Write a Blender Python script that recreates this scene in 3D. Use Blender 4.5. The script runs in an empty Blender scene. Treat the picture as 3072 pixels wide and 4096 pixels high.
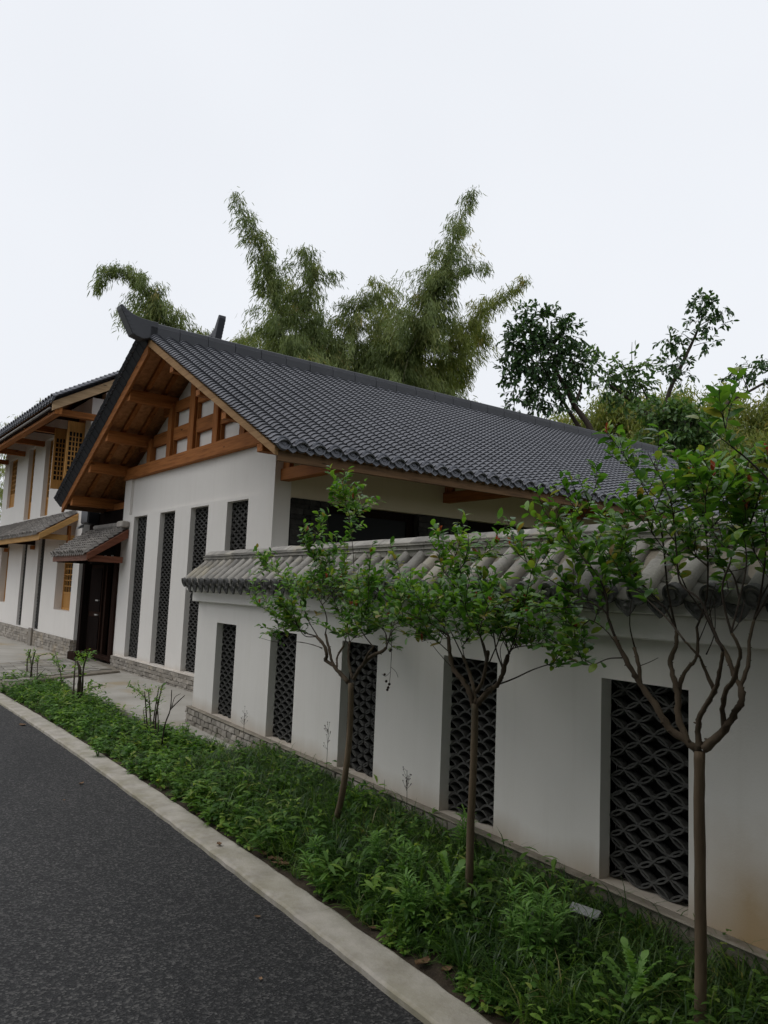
import bpy, bmesh, math, random
import numpy as np
from mathutils import Vector, Matrix, Euler
random.seed(7); RNG = np.random.default_rng(7)
S = bpy.context.scene; C = S.collection
# ------------------------------------------------------------------ camera
F_PX, PITCH, ROLL, YAW, TH = 3146.479, math.radians(6.05399), math.radians(2.38858), math.radians(32.1019), math.radians(4.34625)
CAM = Vector((0, 0, 1.6))
fw = Vector((-math.cos(YAW)*math.cos(PITCH), math.sin(YAW)*math.cos(PITCH), math.sin(PITCH)))
r0 = fw.cross(Vector((0, 0, 1))).normalized(); u0 = r0.cross(fw)
rt = math.cos(ROLL)*r0 + math.sin(ROLL)*u0; up = -math.sin(ROLL)*r0 + math.cos(ROLL)*u0
cd = bpy.data.cameras.new('camera'); cam = bpy.data.objects.new('camera', cd); C.objects.link(cam)
cd.sensor_fit = 'HORIZONTAL'; cd.sensor_width = 36.0; cd.lens = 36.0*F_PX/3072.0; cd.clip_start = 0.05; cd.clip_end = 2000
M = Matrix((rt, up, -fw)).transposed().to_4x4(); M.translation = CAM; cam.matrix_world = M
S.camera = cam
# ------------------------------------------------------------------ world, sun, exposure
SUN_EL, SUN_AZ = math.radians(58), math.radians(200)
w = bpy.data.worlds.new('World'); S.world = w; w.use_nodes = True
nt = w.node_tree; nt.nodes.clear()
sky = nt.nodes.new('ShaderNodeTexSky'); sky.sky_type = 'NISHITA'; sky.sun_disc = False
sky.sun_elevation = SUN_EL; sky.sun_rotation = SUN_AZ; sky.dust_density = 6.0; sky.air_density = 1.0
sc_ = nt.nodes.new('ShaderNodeMix'); sc_.data_type = 'RGBA'; sc_.inputs[0].default_value = 0.93
ml = nt.nodes.new('ShaderNodeMix'); ml.data_type = 'RGBA'; ml.blend_type = 'MULTIPLY'; ml.inputs[0].default_value = 1.0
ml.inputs[7].default_value = (0.09, 0.09, 0.09, 1)
bg = nt.nodes.new('ShaderNodeBackground'); wo = nt.nodes.new('ShaderNodeOutputWorld')
# thin uneven cloud layer over the whole dome
tcw = nt.nodes.new('ShaderNodeTexCoord'); nzw = nt.nodes.new('ShaderNodeTexNoise'); nzw.inputs['Scale'].default_value = 1.6; nzw.inputs['Detail'].default_value = 3
rmp = nt.nodes.new('ShaderNodeValToRGB')
rmp.color_ramp.elements[0].position = 0.3; rmp.color_ramp.elements[0].color = (0.742, 0.764, 0.806, 1)
rmp.color_ramp.elements[1].position = 0.75; rmp.color_ramp.elements[1].color = (0.808, 0.83, 0.868, 1)
nt.links.new(tcw.outputs['Generated'], nzw.inputs['Vector']); nt.links.new(nzw.outputs['Fac'], rmp.inputs['Fac'])
nt.links.new(sky.outputs[0], ml.inputs[6]); nt.links.new(ml.outputs[2], sc_.inputs[6]); nt.links.new(rmp.outputs['Color'], sc_.inputs[7])
nt.links.new(sc_.outputs[2], bg.inputs['Color']); bg.inputs['Strength'].default_value = 1.0
nt.links.new(bg.outputs[0], wo.inputs[0])
sl = bpy.data.lights.new('sun', 'SUN'); sl.energy = 0.5; sl.angle = math.radians(40); sl.color = (1, 0.97, 0.92)
so = bpy.data.objects.new('sun', sl); C.objects.link(so)
so.rotation_euler = (math.radians(90)-SUN_EL, 0, math.radians(-20))
S.view_settings.view_transform = 'Standard'; S.view_settings.look = 'None'
S.view_settings.exposure = 0.25; S.view_settings.gamma = 1.0; S.view_settings.use_curve_mapping = False
S.cycles.use_denoising = True; S.cycles.max_bounces = 6

# ------------------------------------------------------------------ pixels of the photograph -> directions
def ray(x, y):
    return (fw*F_PX + rt*(x-1536) - up*(y-2048)).normalized()
def at_y(x, y, Y): d = ray(x, y); return CAM + d*((Y-CAM.y)/d.y)
def at_z(x, y, Z): d = ray(x, y); return CAM + d*((Z-CAM.z)/d.z)
def at_d(x, y, D): d = ray(x, y); return CAM + d*(D/d.dot(fw))
CT, ST = math.cos(TH), math.sin(TH)
def b2w(x, y, z=0.0): return Vector((x*CT - y*ST, x*ST + y*CT, z))
# ------------------------------------------------------------------ object helpers
BASE = {}
def thing(name, label, cat, base=(0, 0, 0), rotz=0.0, group=None, bld=False):
    o = bpy.data.objects.new(name, None); C.objects.link(o); o.empty_display_size = 0.2
    if bld: o.location = b2w(*base); o.rotation_euler = (0, 0, TH)
    else: o.location = base; o.rotation_euler = (0, 0, rotz)
    BASE[o.name] = Vector(base)
    o['label'] = label; o['category'] = cat
    if group: o['group'] = group
    return o
def tag(o, label=None, cat=None, group=None, kind=None):
    if label: o['label'] = label
    if cat: o['category'] = cat
    if group: o['group'] = group
    if kind: o['kind'] = kind
    return o
def link(name, me, parent=None, loc=(0, 0, 0), rot=None, scale=None):
    o = bpy.data.objects.new(name, me); C.objects.link(o)
    l = Vector(loc)
    if parent is not None:
        o.parent = parent; l = l - BASE.get(parent.name, Vector((0, 0, 0)))
    o.location = l
    if rot is not None: o.rotation_euler = rot
    if scale is not None: o.scale = scale
    return o
class MB:
    def __init__(s): s.v = []; s.f = []
    def add(s, vs, fs):
        b = len(s.v); s.v.extend([tuple(v) for v in vs]); s.f.extend([tuple(i+b for i in f) for f in fs]); return s
    def box(s, x0, x1, y0, y1, z0, z1):
        return s.add([(x0,y0,z0),(x1,y0,z0),(x1,y1,z0),(x0,y1,z0),(x0,y0,z1),(x1,y0,z1),(x1,y1,z1),(x0,y1,z1)],
                     [(0,3,2,1),(4,5,6,7),(0,1,5,4),(1,2,6,5),(2,3,7,6),(3,0,4,7)])
    def beam(s, p, q, wd, ht, upv=(0, 0, 1)):
        p = Vector(p); q = Vector(q); d = (q-p).normalized(); a = d.cross(Vector(upv))
        if a.length < 1e-4: a = Vector((1, 0, 0))
        a.normalize(); b = a.cross(d).normalized(); a = a*wd/2; b = b*ht/2
        vs = [p-a-b, p+a-b, p+a+b, p-a+b, q-a-b, q+a-b, q+a+b, q-a+b]
        return s.add(vs, [(0,1,2,3),(7,6,5,4),(0,4,5,1),(1,5,6,2),(2,6,7,3),(3,7,4,0)])
    def prism(s, pts, vec):
        n = len(pts); vec = Vector(vec); a = [Vector(p) for p in pts]; b = [p+vec for p in a]
        fs = [tuple(range(n-1, -1, -1)), tuple(range(n, 2*n))]
        for i in range(n): j = (i+1) % n; fs.append((i, j, n+j, n+i))
        return s.add(a+b, fs)
    def tube(s, pts, rad, n=6, cap=True, wob=0.0):
        pts = [Vector(p) for p in pts]; rings = []
        for i, p in enumerate(pts):
            d = (pts[min(i+1, len(pts)-1)] - pts[max(i-1, 0)])
            if d.length < 1e-6: d = Vector((0, 0, 1))
            d.normalize(); a = d.cross(Vector((0.31, 0.17, 0.94))); 
            if a.length < 1e-3: a = d.cross(Vector((1, 0, 0)))
            a.normalize(); b = d.cross(a); r = rad[i] if hasattr(rad, '__len__') else rad
            rings.append([p + (a*math.cos(2*math.pi*k/n) + b*math.sin(2*math.pi*k/n))*r*(1+random.uniform(-wob, wob)) for k in range(n)])
        fs = []
        for i in range(len(pts)-1):
            for k in range(n):
                k2 = (k+1) % n; fs.append((i*n+k, i*n+k2, (i+1)*n+k2, (i+1)*n+k))
        if cap: fs.append(tuple(range(n-1, -1, -1))); fs.append(tuple((len(pts)-1)*n+k for k in range(n)))
        return s.add([v for r in rings for v in r], fs)
    def mesh(s, name, mat, smooth=False):
        me = bpy.data.meshes.new(name); me.from_pydata(s.v, [], s.f); me.update()
        if mat is not None: me.materials.append(mat)
        if smooth: me.shade_smooth()
        return me
    def obj(s, name, mat, parent=None, smooth=False, bevel=0.0, fix=True, **k):
        me = s.mesh(name, mat, smooth)
        if fix:
            bm = bmesh.new(); bm.from_mesh(me); bmesh.ops.recalc_face_normals(bm, faces=bm.faces); bm.to_mesh(me); bm.free()
        o = link(name, me, parent, **k)
        if bevel:
            m = o.modifiers.new('bevel', 'BEVEL'); m.width = bevel; m.segments = 1; m.limit_method = 'ANGLE'
        return o
def struct(o): o['kind'] = 'structure'; return o
def holed(mb, x0, x1, z0, z1, y0, y1, holes):
    """slab in the xz plane between y0 (front) and y1 (back) with through openings"""
    xs = sorted({x0, x1, *[h[0] for h in holes], *[h[1] for h in holes]}); zs = sorted({z0, z1, *[h[2] for h in holes], *[h[3] for h in holes]})
    def hole(i, j):
        if i < 0 or j < 0 or i >= len(xs)-1 or j >= len(zs)-1: return True
        cx = (xs[i]+xs[i+1])/2; cz = (zs[j]+zs[j+1])/2
        return any(h[0] < cx < h[1] and h[2] < cz < h[3] for h in holes)
    for i in range(len(xs)-1):
        for j in range(len(zs)-1):
            if hole(i, j): continue
            a, b, c, d = xs[i], xs[i+1], zs[j], zs[j+1]
            mb.add([(a,y0,c),(b,y0,c),(b,y0,d),(a,y0,d)], [(0,1,2,3)]); mb.add([(a,y1,c),(b,y1,c),(b,y1,d),(a,y1,d)], [(3,2,1,0)])
            if hole(i-1, j): mb.add([(a,y0,c),(a,y1,c),(a,y1,d),(a,y0,d)], [(0,3,2,1)])
            if hole(i+1, j): mb.add([(b,y0,c),(b,y1,c),(b,y1,d),(b,y0,d)], [(0,1,2,3)])
            if hole(i, j-1): mb.add([(a,y0,c),(b,y0,c),(b,y1,c),(a,y1,c)], [(3,2,1,0)])
            if hole(i, j+1): mb.add([(a,y0,d),(b,y0,d),(b,y1,d),(a,y1,d)], [(0,1,2,3)])
    return mb
# ------------------------------------------------------------------ materials
def mat_new(name):
    m = bpy.data.materials.new(name); m.use_nodes = True; n = m.node_tree; n.nodes.clear()
    out = n.nodes.new('ShaderNodeOutputMaterial'); p = n.nodes.new('ShaderNodeBsdfPrincipled'); n.links.new(p.outputs[0], out.inputs[0])
    return m, n, p, out
def nd(n, t, **k):
    x = n.nodes.new('ShaderNode'+t)
    for a, b in k.items():
        if a in x.inputs: x.inputs[a].default_value = b
        else: setattr(x, a, b)
    return x
def ramp(n, fac, stops):
    r = n.nodes.new('ShaderNodeValToRGB'); e = r.color_ramp.elements
    while len(e) < len(stops): e.new(0.5)
    for i, (p, c) in enumerate(stops): e[i].position = p; e[i].color = (*c, 1)
    n.links.new(fac, r.inputs['Fac']); return r.outputs['Color']
def coords(n, scale=(1, 1, 1), kind='Object'):
    tc = n.nodes.new('ShaderNodeTexCoord'); mp = n.nodes.new('ShaderNodeMapping'); mp.inputs['Scale'].default_value = scale
    n.links.new(tc.outputs[kind], mp.inputs['Vector']); return mp.outputs['Vector']
def geo_pos(n, scale=(1, 1, 1)):
    g = n.nodes.new('ShaderNodeNewGeometry'); mp = n.nodes.new('ShaderNodeMapping'); mp.inputs['Scale'].default_value = scale
    n.links.new(g.outputs['Position'], mp.inputs['Vector']); return mp.outputs['Vector']
def noise(n, vec, scale, detail=4, rough=0.55, out='Fac'):
    x = nd(n, 'TexNoise'); x.inputs['Scale'].default_value = scale; x.inputs['Detail'].default_value = detail; x.inputs['Roughness'].default_value = rough
    n.links.new(vec, x.inputs['Vector']); return x.outputs[out]
def mixc(n, a, b, fac, mode='MIX'):
    x = n.nodes.new('ShaderNodeMix'); x.data_type = 'RGBA'; x.blend_type = mode
    for i, v in ((6, a), (7, b)):
        if isinstance(v, tuple): x.inputs[i].default_value = (*v, 1)
        else: n.links.new(v, x.inputs[i])
    if isinstance(fac, float): x.inputs[0].default_value = fac
    else: n.links.new(fac, x.inputs[0])
    return x.outputs[2]
def bump(n, p, h, strength=0.3, dist=0.01):
    b = nd(n, 'Bump', Strength=strength, Distance=dist); n.links.new(h, b.inputs['Height']); n.links.new(b.outputs[0], p.inputs['Normal'])
def math_(n, op, a, b=None, clamp=False):
    x = n.nodes.new('ShaderNodeMath'); x.operation = op; x.use_clamp = clamp
    for i, v in ((0, a), (1, b)):
        if v is None: continue
        if isinstance(v, (int, float)): x.inputs[i].default_value = v
        else: n.links.new(v, x.inputs[i])
    return x.outputs[0]
def rough_mat(name, c0, c1, scale=4, rough=0.8, bs=0.3, bscale=60, detail=5, c2=None, objvar=0.0, spec=0.3, stretch=(1, 1, 1)):
    m, n, p, o = mat_new(name); v = geo_pos(n, stretch)
    f = noise(n, v, scale, detail)
    col = ramp(n, f, [(0.3, c0), (0.7, c1)])
    if c2 is not None:
        f2 = noise(n, v, scale*0.37+0.13, 6, 0.65); k = ramp(n, f2, [(0.52, (0, 0, 0)), (0.72, (1, 1, 1))]); col = mixc(n, col, c2, k)
    if objvar:
        oi = n.nodes.new('ShaderNodeObjectInfo'); hv = n.nodes.new('ShaderNodeHueSaturation')
        n.links.new(math_(n, 'MULTIPLY_ADD', oi.outputs['Random'], objvar), hv.inputs['Value'])
        hv.inputs['Value'].links[0].from_node.inputs[2].default_value = 1-objvar/2
        n.links.new(col, hv.inputs['Color']); col = hv.outputs['Color']
    n.links.new(col, p.inputs['Base Color']); p.inputs['Roughness'].default_value = rough; p.inputs['Specular IOR Level'].default_value = spec
    bump(n, p, noise(n, v, bscale, 4, 0.6), bs)
    return m
def wood(name, c0, c1, axis, rough=0.75):
    m, n, p, o = mat_new(name)
    st = {'x': (0.9, 14, 14), 'y': (14, 0.9, 14), 'z': (14, 14, 0.9)}[axis]
    v = coords(n, st); f = noise(n, v, 2.2, 6, 0.6); col = ramp(n, f, [(0.28, c0), (0.55, c1), (0.8, tuple(x*1.15 for x in c1))])
    kn = nd(n, 'TexVoronoi'); kn.inputs['Scale'].default_value = 1.1; n.links.new(coords(n, tuple(0.35*s+1.6 for s in st)), kn.inputs['Vector'])
    k = ramp(n, kn.outputs['Distance'], [(0.05, (1, 1, 1)), (0.11, (0, 0, 0))]); col = mixc(n, col, tuple(x*0.35 for x in c0), k)
    oi = n.nodes.new('ShaderNodeObjectInfo'); hv = n.nodes.new('ShaderNodeHueSaturation')
    n.links.new(math_(n, 'MULTIPLY_ADD', oi.outputs['Random'], 0.3), hv.inputs['Value']); hv.inputs['Value'].links[0].from_node.inputs[2].default_value = 0.85
    n.links.new(col, hv.inputs['Color'])
    n.links.new(hv.outputs[0], p.inputs['Base Color']); p.inputs['Roughness'].default_value = rough; p.inputs['Specular IOR Level'].default_value = 0.15; bump(n, p, f, 0.25, 0.004)
    return m
def plaster(name, base, stain=True):
    m, n, p, o = mat_new(name); v = geo_pos(n)
    col = ramp(n, noise(n, v, 0.9, 5, 0.6), [(0.3, tuple(x*0.94 for x in base)), (0.7, base)])
    # faint vertical run marks and a splash band of soil just above the plinth
    run = ramp(n, noise(n, geo_pos(n, (7, 7, 0.5)), 1.3, 5, 0.7), [(0.5, (1, 1, 1)), (0.85, (0.86, 0.85, 0.82))]); col = mixc(n, col, run, 0.42, 'MULTIPLY')
    if stain:
        g = n.nodes.new('ShaderNodeNewGeometry'); sx = n.nodes.new('ShaderNodeSeparateXYZ'); n.links.new(g.outputs['Position'], sx.inputs[0])
        h = math_(n, 'SUBTRACT', sx.outputs['Z'], math_(n, 'MULTIPLY', noise(n, geo_pos(n, (1, 1, 0.2)), 2.3, 5, 0.7), 0.22))
        mr = nd(n, 'MapRange'); mr.inputs[1].default_value = 0.16; mr.inputs[2].default_value = 0.33; mr.inputs[3].default_value = 1; mr.inputs[4].default_value = 0; n.links.new(h, mr.inputs[0])
        col = mixc(n, col, (0.34, 0.24, 0.13), math_(n, 'MULTIPLY', mr.outputs[0], 0.55))
        # one strong ochre run-off stain at the near end of the garden wall
        mx = nd(n, 'MapRange'); mx.inputs[1].default_value = -2.26; mx.inputs[2].default_value = -1.95; n.links.new(sx.outputs['X'], mx.inputs[0])
        mz = nd(n, 'MapRange'); mz.inputs[1].default_value = 0.40; mz.inputs[2].default_value = 0.80; mz.inputs[3].default_value = 1; mz.inputs[4].default_value = 0
        n.links.new(math_(n, 'ADD', sx.outputs['Z'], math_(n, 'MULTIPLY', math_(n, 'SUBTRACT', noise(n, v, 3.0, 5, 0.6), 0.5), 0.35)), mz.inputs[0])
        col = mixc(n, col, (0.36, 0.23, 0.09), math_(n, 'MULTIPLY', math_(n, 'MULTIPLY', mx.outputs[0], mz.outputs[0]), 0.8))
    n.links.new(col, p.inputs['Base Color']); p.inputs['Roughness'].default_value = 0.85; p.inputs['Specular IOR Level'].default_value = 0.2
    bump(n, p, noise(n, v, 90, 4, 0.7), 0.25, 0.004)
    return m
def leafmat(name, stops, transl=0.35, rough=0.4, objrand=False, spec=0.5):
    m, n, p, o = mat_new(name)
    if objrand: fac = n.nodes.new('ShaderNodeObjectInfo').outputs['Random']
    else:
        a = n.nodes.new('ShaderNodeAttribute'); a.attribute_name = 'rnd'; fac = a.outputs['Fac']
    col = ramp(n, fac, stops); n.links.new(col, p.inputs['Base Color']); p.inputs['Roughness'].default_value = rough; p.inputs['Specular IOR Level'].default_value = spec
    t = n.nodes.new('ShaderNodeBsdfTranslucent'); n.links.new(mixc(n, col, (1.6, 1.7, 0.7), 1.0, 'MULTIPLY'), t.inputs['Color'])
    mx = n.nodes.new('ShaderNodeMixShader'); mx.inputs[0].default_value = transl
    n.links.new(p.outputs[0], mx.inputs[1]); n.links.new(t.outputs[0], mx.inputs[2]); n.links.new(mx.outputs[0], o.inputs[0])
    return m
def flat(name, c, rough=0.6, spec=0.3, metal=0.0):
    m, n, p, o = mat_new(name); p.inputs['Base Color'].default_value = (*c, 1); p.inputs['Roughness'].default_value = rough; p.inputs['Specular IOR Level'].default_value = spec; p.inputs['Metallic'].default_value = metal
    return m
PLASTER = plaster('white_plaster', (0.75, 0.722, 0.685)); PLASTER_HI = plaster('white_plaster_high', (0.75, 0.722, 0.685), False)
BOUNCE_TINT = plaster('bounce_tinted_plaster', (0.62, 0.55, 0.41), False)  # white plaster tinted to carry light bounced from the courtyard
WOODX = wood('new_pine_x', (0.17, 0.058, 0.015), (0.33, 0.125, 0.036), 'x'); WOODY = wood('new_pine_y', (0.17, 0.058, 0.015), (0.33, 0.125, 0.036), 'y'); WOODZ = wood('new_pine_z', (0.17, 0.058, 0.015), (0.33, 0.125, 0.036), 'z')
PALEX = wood('weathered_pine_x', (0.21, 0.115, 0.05), (0.35, 0.21, 0.10), 'x'); PALEY = wood('weathered_pine_y', (0.085, 0.05, 0.028), (0.18, 0.105, 0.055), 'y')
YELLOWX = wood('yellow_pine_x', (0.36, 0.19, 0.06), (0.52, 0.30, 0.11), 'x'); YELLOWY = wood('yellow_pine_y', (0.36, 0.19, 0.06), (0.52, 0.30, 0.11), 'y'); YELLOWZ = wood('yellow_pine_z', (0.36, 0.18, 0.05), (0.50, 0.26, 0.08), 'z')
REDX = wood('red_pine_x', (0.10, 0.045, 0.03), (0.17, 0.085, 0.06), 'x'); REDY = wood('red_pine_y', (0.12, 0.04, 0.022), (0.19, 0.075, 0.045), 'y')
DARKZ = wood('black_stained_wood', (0.006, 0.0045, 0.004), (0.013, 0.009, 0.008), 'z', 0.95)
BROWNZ = wood('dark_brown_wood', (0.013, 0.007, 0.005), (0.03, 0.017, 0.013), 'z', 0.95)
for m_ in (DARKZ, BROWNZ): m_.node_tree.nodes['Principled BSDF'].inputs['Specular IOR Level'].default_value = 0.02
OSB = rough_mat('chip_board', (0.28, 0.115, 0.04), (0.50, 0.235, 0.09), 14, 0.7, 0.15, 60, 3)
TILE = rough_mat('blue_grey_tile', (0.105, 0.109, 0.124), (0.145, 0.149, 0.168), 3, 0.55, 0.12, 70, 4, None, 0.16, 0.4)
TILE_D = rough_mat('blue_grey_tile_end', (0.10, 0.105, 0.125), (0.14, 0.147, 0.17), 3, 0.5, 0.2, 70, 4, None, 0.12, 0.4)
RIDGE = rough_mat('ridge_tile', (0.032, 0.034, 0.040), (0.046, 0.048, 0.056), 2, 0.5, 0.1, 50, 4, None, 0.12, 0.4)
OLDTILE = rough_mat('old_grey_tile', (0.21, 0.20, 0.185), (0.38, 0.36, 0.325), 5, 0.9, 0.35, 80, 6, (0.40, 0.355, 0.26), 0.4, 0.2)
OLDTILE_D = rough_mat('carved_grey_tile', (0.07, 0.07, 0.07), (0.14, 0.137, 0.13), 30, 0.9, 0.6, 60, 5, None, 0.3, 0.2)
PENTTILE = rough_mat('small_old_tile', (0.16, 0.15, 0.14), (0.30, 0.28, 0.26), 6, 0.9, 0.35, 80, 6, (0.33, 0.31, 0.28), 0.4, 0.2)
LATTICE = rough_mat('lattice_tile', (0.06, 0.059, 0.056), (0.105, 0.103, 0.098), 9, 0.9, 0.3, 90, 5, None, 0.25, 0.2)
BRICK = rough_mat('grey_brick', (0.24, 0.215, 0.185), (0.36, 0.33, 0.29), 7, 0.9, 0.45, 60, 6, (0.30, 0.25, 0.18), 0.5, 0.2)
MORTAR = rough_mat('mortar', (0.19, 0.165, 0.13), (0.29, 0.26, 0.215), 8, 0.95, 0.4, 60)
SLATE = rough_mat('dark_stone', (0.018, 0.018, 0.017), (0.05, 0.048, 0.044), 8, 0.85, 0.6, 40, 6, None, 0.6, 0.2)
BLACK = flat('unlit_interior', (0.008, 0.008, 0.008), 0.95, 0.05)  # near-black colour stands in for the darkness of unlit openings
GLASS = flat('dark_window_glass', (0.008, 0.009, 0.009), 0.5, 0.08)
CONC = rough_mat('poured_concrete', (0.34, 0.32, 0.28), (0.46, 0.44, 0.40), 1.6, 0.9, 0.35, 50, 7, (0.36, 0.28, 0.16), 0, 0.2)
PAVER = rough_mat('path_stone', (0.26, 0.245, 0.215), (0.38, 0.36, 0.32), 5, 0.9, 0.4, 50, 6, (0.22, 0.19, 0.14), 0.35, 0.2)
SOIL = rough_mat('bed_soil', (0.035, 0.026, 0.018), (0.075, 0.055, 0.038), 14, 0.95, 0.8, 70)
GROUND = rough_mat('far_ground', (0.05, 0.06, 0.025), (0.09, 0.09, 0.04), 0.5, 0.95, 0.4, 10)
BARK = rough_mat('smooth_tan_bark', (0.085, 0.06, 0.036), (0.17, 0.125, 0.08), 9, 0.8, 0.4, 60, 5, (0.05, 0.047, 0.03), 0, 0.3, (1, 1, 0.25))
BARK_M = rough_mat('mid_limb_bark', (0.05, 0.036, 0.024), (0.11, 0.083, 0.056), 12, 0.85, 0.5, 60, 5, None, 0, 0.2, (1, 1, .4))
BARK_D = rough_mat('dark_twig_bark', (0.030, 0.022, 0.016), (0.062, 0.047, 0.035), 20, 0.85, 0.4, 60)
CULM = rough_mat('bamboo_culm', (0.07, 0.08, 0.03), (0.12, 0.12, 0.055), 6, 0.6, 0.1, 30)
def asphalt():
    m, n, p, o = mat_new('asphalt'); v = geo_pos(n)
    vo = nd(n, 'TexVoronoi'); vo.inputs['Scale'].default_value = 100; n.links.new(v, vo.inputs['Vector'])
    col = ramp(n, vo.outputs['Color'], [(0.2, (0.009, 0.009, 0.010)), (0.6, (0.025, 0.025, 0.026)), (0.95, (0.115, 0.112, 0.108))])
    big = ramp(n, noise(n, geo_pos(n, (.35, 1, 1)), 0.9, 6, 0.65), [(0.3, (0.68, 0.68, 0.69)), (0.7, (1.25, 1.23, 1.2))]); col = mixc(n, col, big, 1.0, 'MULTIPLY')
    n.links.new(col, p.inputs['Base Color']); p.inputs['Roughness'].default_value = 0.75; p.inputs['Specular IOR Level'].default_value = 0.35
    d = math_(n, 'ADD', vo.outputs['Distance'], math_(n, 'MULTIPLY', noise(n, v, 40, 3), 0.8)); bump(n, p, d, 0.8, 0.004)
    return m
def kerbmat():
    m, n, p, o = mat_new('kerb_concrete'); v = geo_pos(n)
    col = ramp(n, noise(n, v, 6, 8, 0.65), [(0.25, (0.29, 0.262, 0.225)), (0.5, (0.43, 0.395, 0.345)), (0.75, (0.53, 0.49, 0.435))])
    g = ramp(n, noise(n, v, 2.1, 6, 0.7), [(0.55, (0, 0, 0)), (0.75, (1, 1, 1))]); col = mixc(n, col, (0.24, 0.225, 0.19), math_(n, 'MULTIPLY', g, 0.6))
    at = n.nodes.new('ShaderNodeAttribute'); at.attribute_name = 'edge'
    mo = math_(n, 'MULTIPLY', at.outputs['Fac'], ramp(n, noise(n, v, 3.3, 6, 0.7), [(0.42, (0, 0, 0)), (0.6, (1, 1, 1))])); col = mixc(n, col, (0.19, 0.17, 0.075), math_(n, 'MULTIPLY', mo, 0.55))
    n.links.new(col, p.inputs['Base Color']); p.inputs['Roughness'].default_value = 0.92; bump(n, p, noise(n, v, 70, 5, 0.7), 0.6, 0.006)
    return m
ASPHALT = asphalt(); KERB = kerbmat()
MYRTLE = [(0.0, (0.036, 0.105, 0.018)), (0.45, (0.085, 0.200, 0.030)), (0.82, (0.160, 0.290, 0.045)), (0.95, (0.24, 0.28, 0.06)), (1.0, (0.23, 0.15, 0.05))]
LEAF_M = leafmat('crape_myrtle_leaf', MYRTLE, 0.36, 0.32); LEAF_MO = leafmat('crape_myrtle_leaf_single', MYRTLE, 0.36, 0.32, True)
RED = leafmat('red_young_leaf', [(0, (0.26, 0.05, 0.03)), (1, (0.42, 0.10, 0.06))], 0.35)
BAMBOO = leafmat('bamboo_leaf', [(0, (0.08, 0.115, 0.038)), (0.5, (0.15, 0.19, 0.065)), (0.88, (0.23, 0.255, 0.09)), (1, (0.33, 0.27, 0.11))], 0.3, 0.55, False, 0.25)
BAMBOO_Y = leafmat('bamboo_leaf_light', [(0, (0.10, 0.14, 0.032)), (0.5, (0.185, 0.215, 0.052)), (0.88, (0.27, 0.27, 0.075)), (1, (0.34, 0.27, 0.09))], 0.3, 0.55, False, 0.25)
BROAD = leafmat('dark_broad_leaf', [(0, (0.022, 0.056, 0.02)), (0.5, (0.045, 0.10, 0.034)), (1, (0.085, 0.155, 0.05))], 0.25, 0.35, False, 0.5)
BROAD_L = leafmat('mid_broad_leaf', [(0, (0.05, 0.11, 0.035)), (0.5, (0.09, 0.17, 0.055)), (1, (0.15, 0.23, 0.075))], 0.3, 0.4)
GRASS = leafmat('lily_turf', [(0, (0.022, 0.058, 0.016)), (0.45, (0.062, 0.130, 0.028)), (0.9, (0.15, 0.24, 0.050)), (1, (0.28, 0.25, 0.11))], 0.40, 0.4)
WEED = leafmat('weed_leaf', [(0, (0.040, 0.105, 0.020)), (0.5, (0.105, 0.215, 0.036)), (0.85, (0.20, 0.33, 0.06)), (1, (0.27, 0.33, 0.08))], 0.40, 0.5, False, 0.3)
WEED_B = leafmat('pale_weed_leaf', [(0, (0.12, 0.25, 0.06)), (1, (0.22, 0.38, 0.10))], 0.35, 0.5, False, 0.3)
DRY = rough_mat('dry_leaf', (0.13, 0.075, 0.04), (0.26, 0.16, 0.09), 30, 0.8, 0.3, 60, 4, None, 0.6)
SEED = flat('dry_seed_pod', (0.03, 0.02, 0.015), 0.9)

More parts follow.
